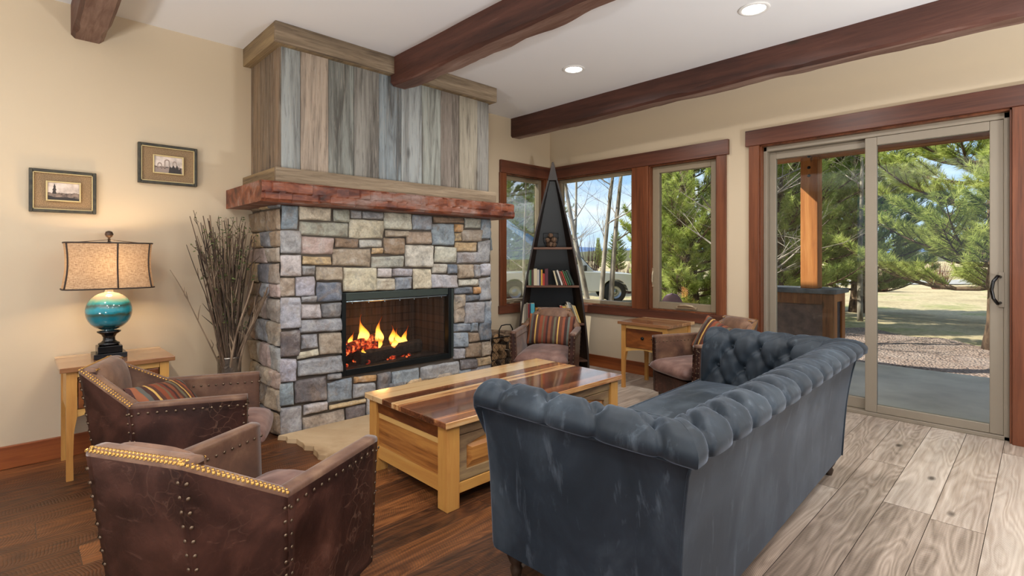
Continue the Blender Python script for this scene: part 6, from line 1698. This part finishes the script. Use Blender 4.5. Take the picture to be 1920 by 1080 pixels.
def shrub(label, loc, h, seed):
    rg = random.Random(seed); mb = MB()
    for k in range(120):
        a = rg.uniform(0, 6.28); o_ = rg.uniform(0, .9); s_ = rg.uniform(.5, 1)
        p = Vector((.25 * math.cos(a), .25 * math.sin(a), 0)); q = Vector((o_ * math.cos(a), o_ * math.sin(a), h * s_)); mb.tube([p, p.lerp(q, .5) + Vector((rg.uniform(-.1, .1), rg.uniform(-.1, .1), .1)), q], [.012, .008, .003], 4, caps=False)
    o = mb.build('shrub', M['redtwig'], loc=loc, recalc=False); return tag(o, label, 'shrub', 'leafless shrubs beyond the lawn')
shrub('leafless reddish shrub behind the truck', gl(1105, 27), 3.0, 1); shrub('low leafless shrub right of the truck bumper', gl(1178, 24), 1.6, 2)
shrub('leafless shrub by the road left of the bright green pine', gl(1650, 25), 1.3, 3); shrub('leafless shrub by the road under the bright green pine', gl(1760, 27), 1.5, 4)

# ---- pickup truck (front = local +x)
px_, py_, pz_ = gl(1054.5, 19)
tr = thing('pickup_truck', 'white pickup truck parked beyond the windows, front to the right', 'truck', (px_, py_, pz_ + .02), R_(-44.14))
M['white_car'] = flat('white_car_paint', '#c9ccce', 0.25, 0.0, Coat_Weight=0.5); M['tyre'] = flat('tyre_rubber', '#17181a', 0.8); M['rim'] = flat('steel_rim', '#8f9396', 0.3, 0.8); M['carglass'] = flat('dark_car_glass', '#1b262a', 0.08, 0.0, Specular_IOR_Level=0.8); M['blackplastic'] = flat('black_plastic', '#202224', 0.6)
def wheel_arch_side(xs, z0, z1, y, sgn): pass
def body_profile():
    top = [(-2.62, .55), (-2.66, 1.08), (-.85, 1.10), (-.80, 1.10), (.95, 1.12), (2.35, 1.04), (2.62, .92), (2.68, .55), (2.60, .42)]
    bot = []
    for cx_ in (1.75, -1.75):
        bot += [(cx_ + .47, .42)] + [(cx_ + .47 * math.cos(a), .38 + .47 * math.sin(a)) for a in [PI * k / 10 for k in range(1, 10)]] + [(cx_ - .47, .42)]
    return top + bot + [(-2.55, .42)]
pf = body_profile(); mb = MB(); n = len(pf); W2_ = .96
vs = [(x, -W2_, z) for x, z in pf] + [(x, W2_, z) for x, z in pf]
mb.add(vs, [tuple(range(n))[::-1], tuple(range(n, 2 * n))] + [(i, (i + 1) % n, n + (i + 1) % n, n + i) for i in range(n)])
mb.build('body', M['white_car'], tr, bevel=0.03)
mb = MB(); gp = [(-.82, 1.10), (-.72, 1.72), (-.55, 1.80), (.25, 1.80), (.45, 1.74), (1.02, 1.12)]; n = len(gp)
mb.add([(x, -.86 if z > 1.3 else -.93, z) for x, z in gp] + [(x, .86 if z > 1.3 else .93, z) for x, z in gp], [tuple(range(n))[::-1], tuple(range(n, 2 * n))] + [(i, (i + 1) % n, n + (i + 1) % n, n + i) for i in range(n)])
mb.build('cab', M['white_car'], tr, bevel=0.03)
for sy in (-1, 1):
    mb = MB(); y = sy * .915
    for q4 in ([(-.66, 1.18), (-.60, 1.68), (-.12, 1.70), (-.10, 1.18)], [(-.02, 1.18), (-.04, 1.70), (.34, 1.70), (.82, 1.18)]):
        a = [(x, y + (0.0 if z < 1.4 else -sy * .035), z) for x, z in q4]; b = [(x, y - sy * .03 + (0.0 if z < 1.4 else -sy * .035), z) for x, z in q4]
        mb.add(a + b, [(0, 1, 2, 3), (4, 5, 6, 7), (0, 1, 5, 4), (1, 2, 6, 5), (2, 3, 7, 6), (3, 0, 4, 7)])
    mb.build('side_windows', M['carglass'], tr)
mb = MB(); mb.hexa([(.99, -.80, 1.16), (.50, -.76, 1.70), (.50, .76, 1.70), (.99, .80, 1.16)], [(1.01, -.80, 1.17), (.52, -.76, 1.72), (.52, .76, 1.72), (1.01, .80, 1.17)]); mb.build('windshield', M['carglass'], tr)
for wx in (1.75, -1.75):
    for sy in (-1, 1):
        mb = MB(); mb.lathe([(.22, -.12), (.34, -.125), (.385, -.10), (.39, 0), (.385, .10), (.34, .125), (.22, .12)], 28, caps=False); w_ = mb.build('wheel', M['tyre'], tr, smooth=True)
        w_.location = (wx, sy * .84, .39); w_.rotation_euler = (PI / 2, 0, 0)
        mb = MB(); mb.lathe([(.225, -.10), (.19, -.06), (.08, -.04), (.06, -.11), (.001, -.11)], 20, caps=False); mb.lathe([(.225, .10), (.19, .06), (.08, .04), (.06, .11), (.001, .11)], 20, caps=False); mb.build('rim', M['rim'], w_, smooth=True)
mb = MB(); mb.box(2.64, -.95, .38, 2.82, .95, .62); mb.build('front_bumper', M['blackplastic'], tr, bevel=0.03)
mb = MB(); mb.box(-2.80, -.92, .42, -2.66, .92, .60); mb.build('rear_bumper', M['blackplastic'], tr, bevel=0.03)
mb = MB()
for y in (-.75, -.25, .25, .75): mb.tube([(-1.0, y, 1.08), (-1.0, y, 1.85)], .02, 6)
mb.tube([(-1.0, -.85, 1.85), (-1.0, .85, 1.85)], .025, 6); mb.tube([(-2.5, -.85, 1.85), (-1.0, -.85, 1.85)], .025, 6); mb.tube([(-2.5, -.85, 1.10), (-2.5, -.85, 1.85)], .025, 6); mb.build('ladder_rack', M['blackplastic'], tr)
mb = MB()
for sy in (-1, 1): mb.box(.62, sy * .97, 1.14, .74, sy * 1.16, 1.34)
mb.build('side_mirrors', M['blackplastic'], tr, bevel=0.02)
# blue lift boom behind the truck bed
bx_, by_, bz_ = gl(1012, 23)
bl = thing('boom_lift', 'blue and white lift boom slanting down outside the narrow corner window', 'boom', (bx_, by_, bz_), R_(-44.14))
M['blue'] = flat('blue_paint', '#2f78b8', 0.4); M['paleblue'] = noisy('scuffed_pale_blue', '#6fa0cc', '#c4d6e4', 14, 0.5, 0)
mb = MB()
def slant(x0_, z0_, x1_, z1_, th, y0_, y1_):
    d = Vector((x1_ - x0_, z1_ - z0_)).normalized(); nn = Vector((-d.y, d.x)) * th / 2
    mb.hexa([(x0_ - nn.x, y0_, z0_ - nn.y), (x1_ - nn.x, y0_, z1_ - nn.y), (x1_ - nn.x, y1_, z1_ - nn.y), (x0_ - nn.x, y1_, z0_ - nn.y)], [(x0_ + nn.x, y0_, z0_ + nn.y), (x1_ + nn.x, y0_, z1_ + nn.y), (x1_ + nn.x, y1_, z1_ + nn.y), (x0_ + nn.x, y1_, z0_ + nn.y)])
slant(-1.75, 3.42, -.55, 2.56, .26, -.12, .12); mb.build('upper_boom', M['paleblue'], bl, bevel=0.01)
mb = MB(); slant(-.66, 2.64, .10, 2.12, .34, -.16, .16); mb.build('boom_head', M['blue'], bl, bevel=0.02)
mb = MB(); slant(.02, 2.2, .12, .5, .26, -.14, .14); mb.build('mast', M['blue'], bl, bevel=0.01)
mb = MB(); mb.box(-.9, -.6, .12, 1.0, .6, .55); mb.build('carriage', M['blue'], bl, bevel=0.03)
for x in (-.6, .7):
    for y in (-.62, .62):
        mb = MB(); mb.lathe([(.10, -.08), (.24, -.085), (.25, 0), (.24, .085), (.10, .08)], 18); w_ = mb.build('wheel', M['tyre'], bl); w_.location = (x, y, .25); w_.rotation_euler = (PI / 2, 0, 0)
# yard chair outside the crank window
cx_, cy_, cz_ = gl(1259, 9.0)
yc = thing('yard_chair', 'purple-brown round-backed yard chair outside the crank window', 'outdoor chair', (cx_, cy_, cz_ + .02), R_(-44.14 - 12))
yc.scale = (.8, .8, .9)
M['plum'] = flat('plum_metal', '#5e4650', 0.5)
mb = MB()
def bk_(i, j):
    z = .36 + .52 * j; half = .23 * (1 - max(0, (j - .45) / .55) ** 2.2) ** .5; return ((i * 2 - 1) * half, -.05 - .10 * j + .03 * (i * 2 - 1) ** 2, z)
mb.grid(bk_, 16, 20); mb.grid(lambda i, j: (lambda p: (p[0], p[1] - .012, p[2]))(bk_(1 - i, j)), 16, 20); mb.build('backrest', M['plum'], yc, smooth=True)
mb = MB(); mb.grid(lambda i, j: ((i * 2 - 1) * .24, -.05 + .44 * j, .38 + .02 * j - .03 * math.sin(PI * i)), 10, 10); mb.grid(lambda i, j: ((1 - i * 2) * .24, -.05 + .44 * j, .365 + .02 * j - .03 * math.sin(PI * i)), 10, 10); mb.build('seat', M['plum'], yc, smooth=True)
for sx in (-1, 1):
    mb = MB(); mb.tube([(sx * .27, -.22, 0), (sx * .27, -.06, .60), (sx * .27, .38, .60), (sx * .27, .42, .0)], .014, 6); mb.build('arm_and_legs', M['plum'], yc)
    mb = MB(); mb.tube([(sx * .27, .3, .37), (sx * .22, .3, .385)], .012, 6); mb.build('seat_bracket', M['plum'], yc)
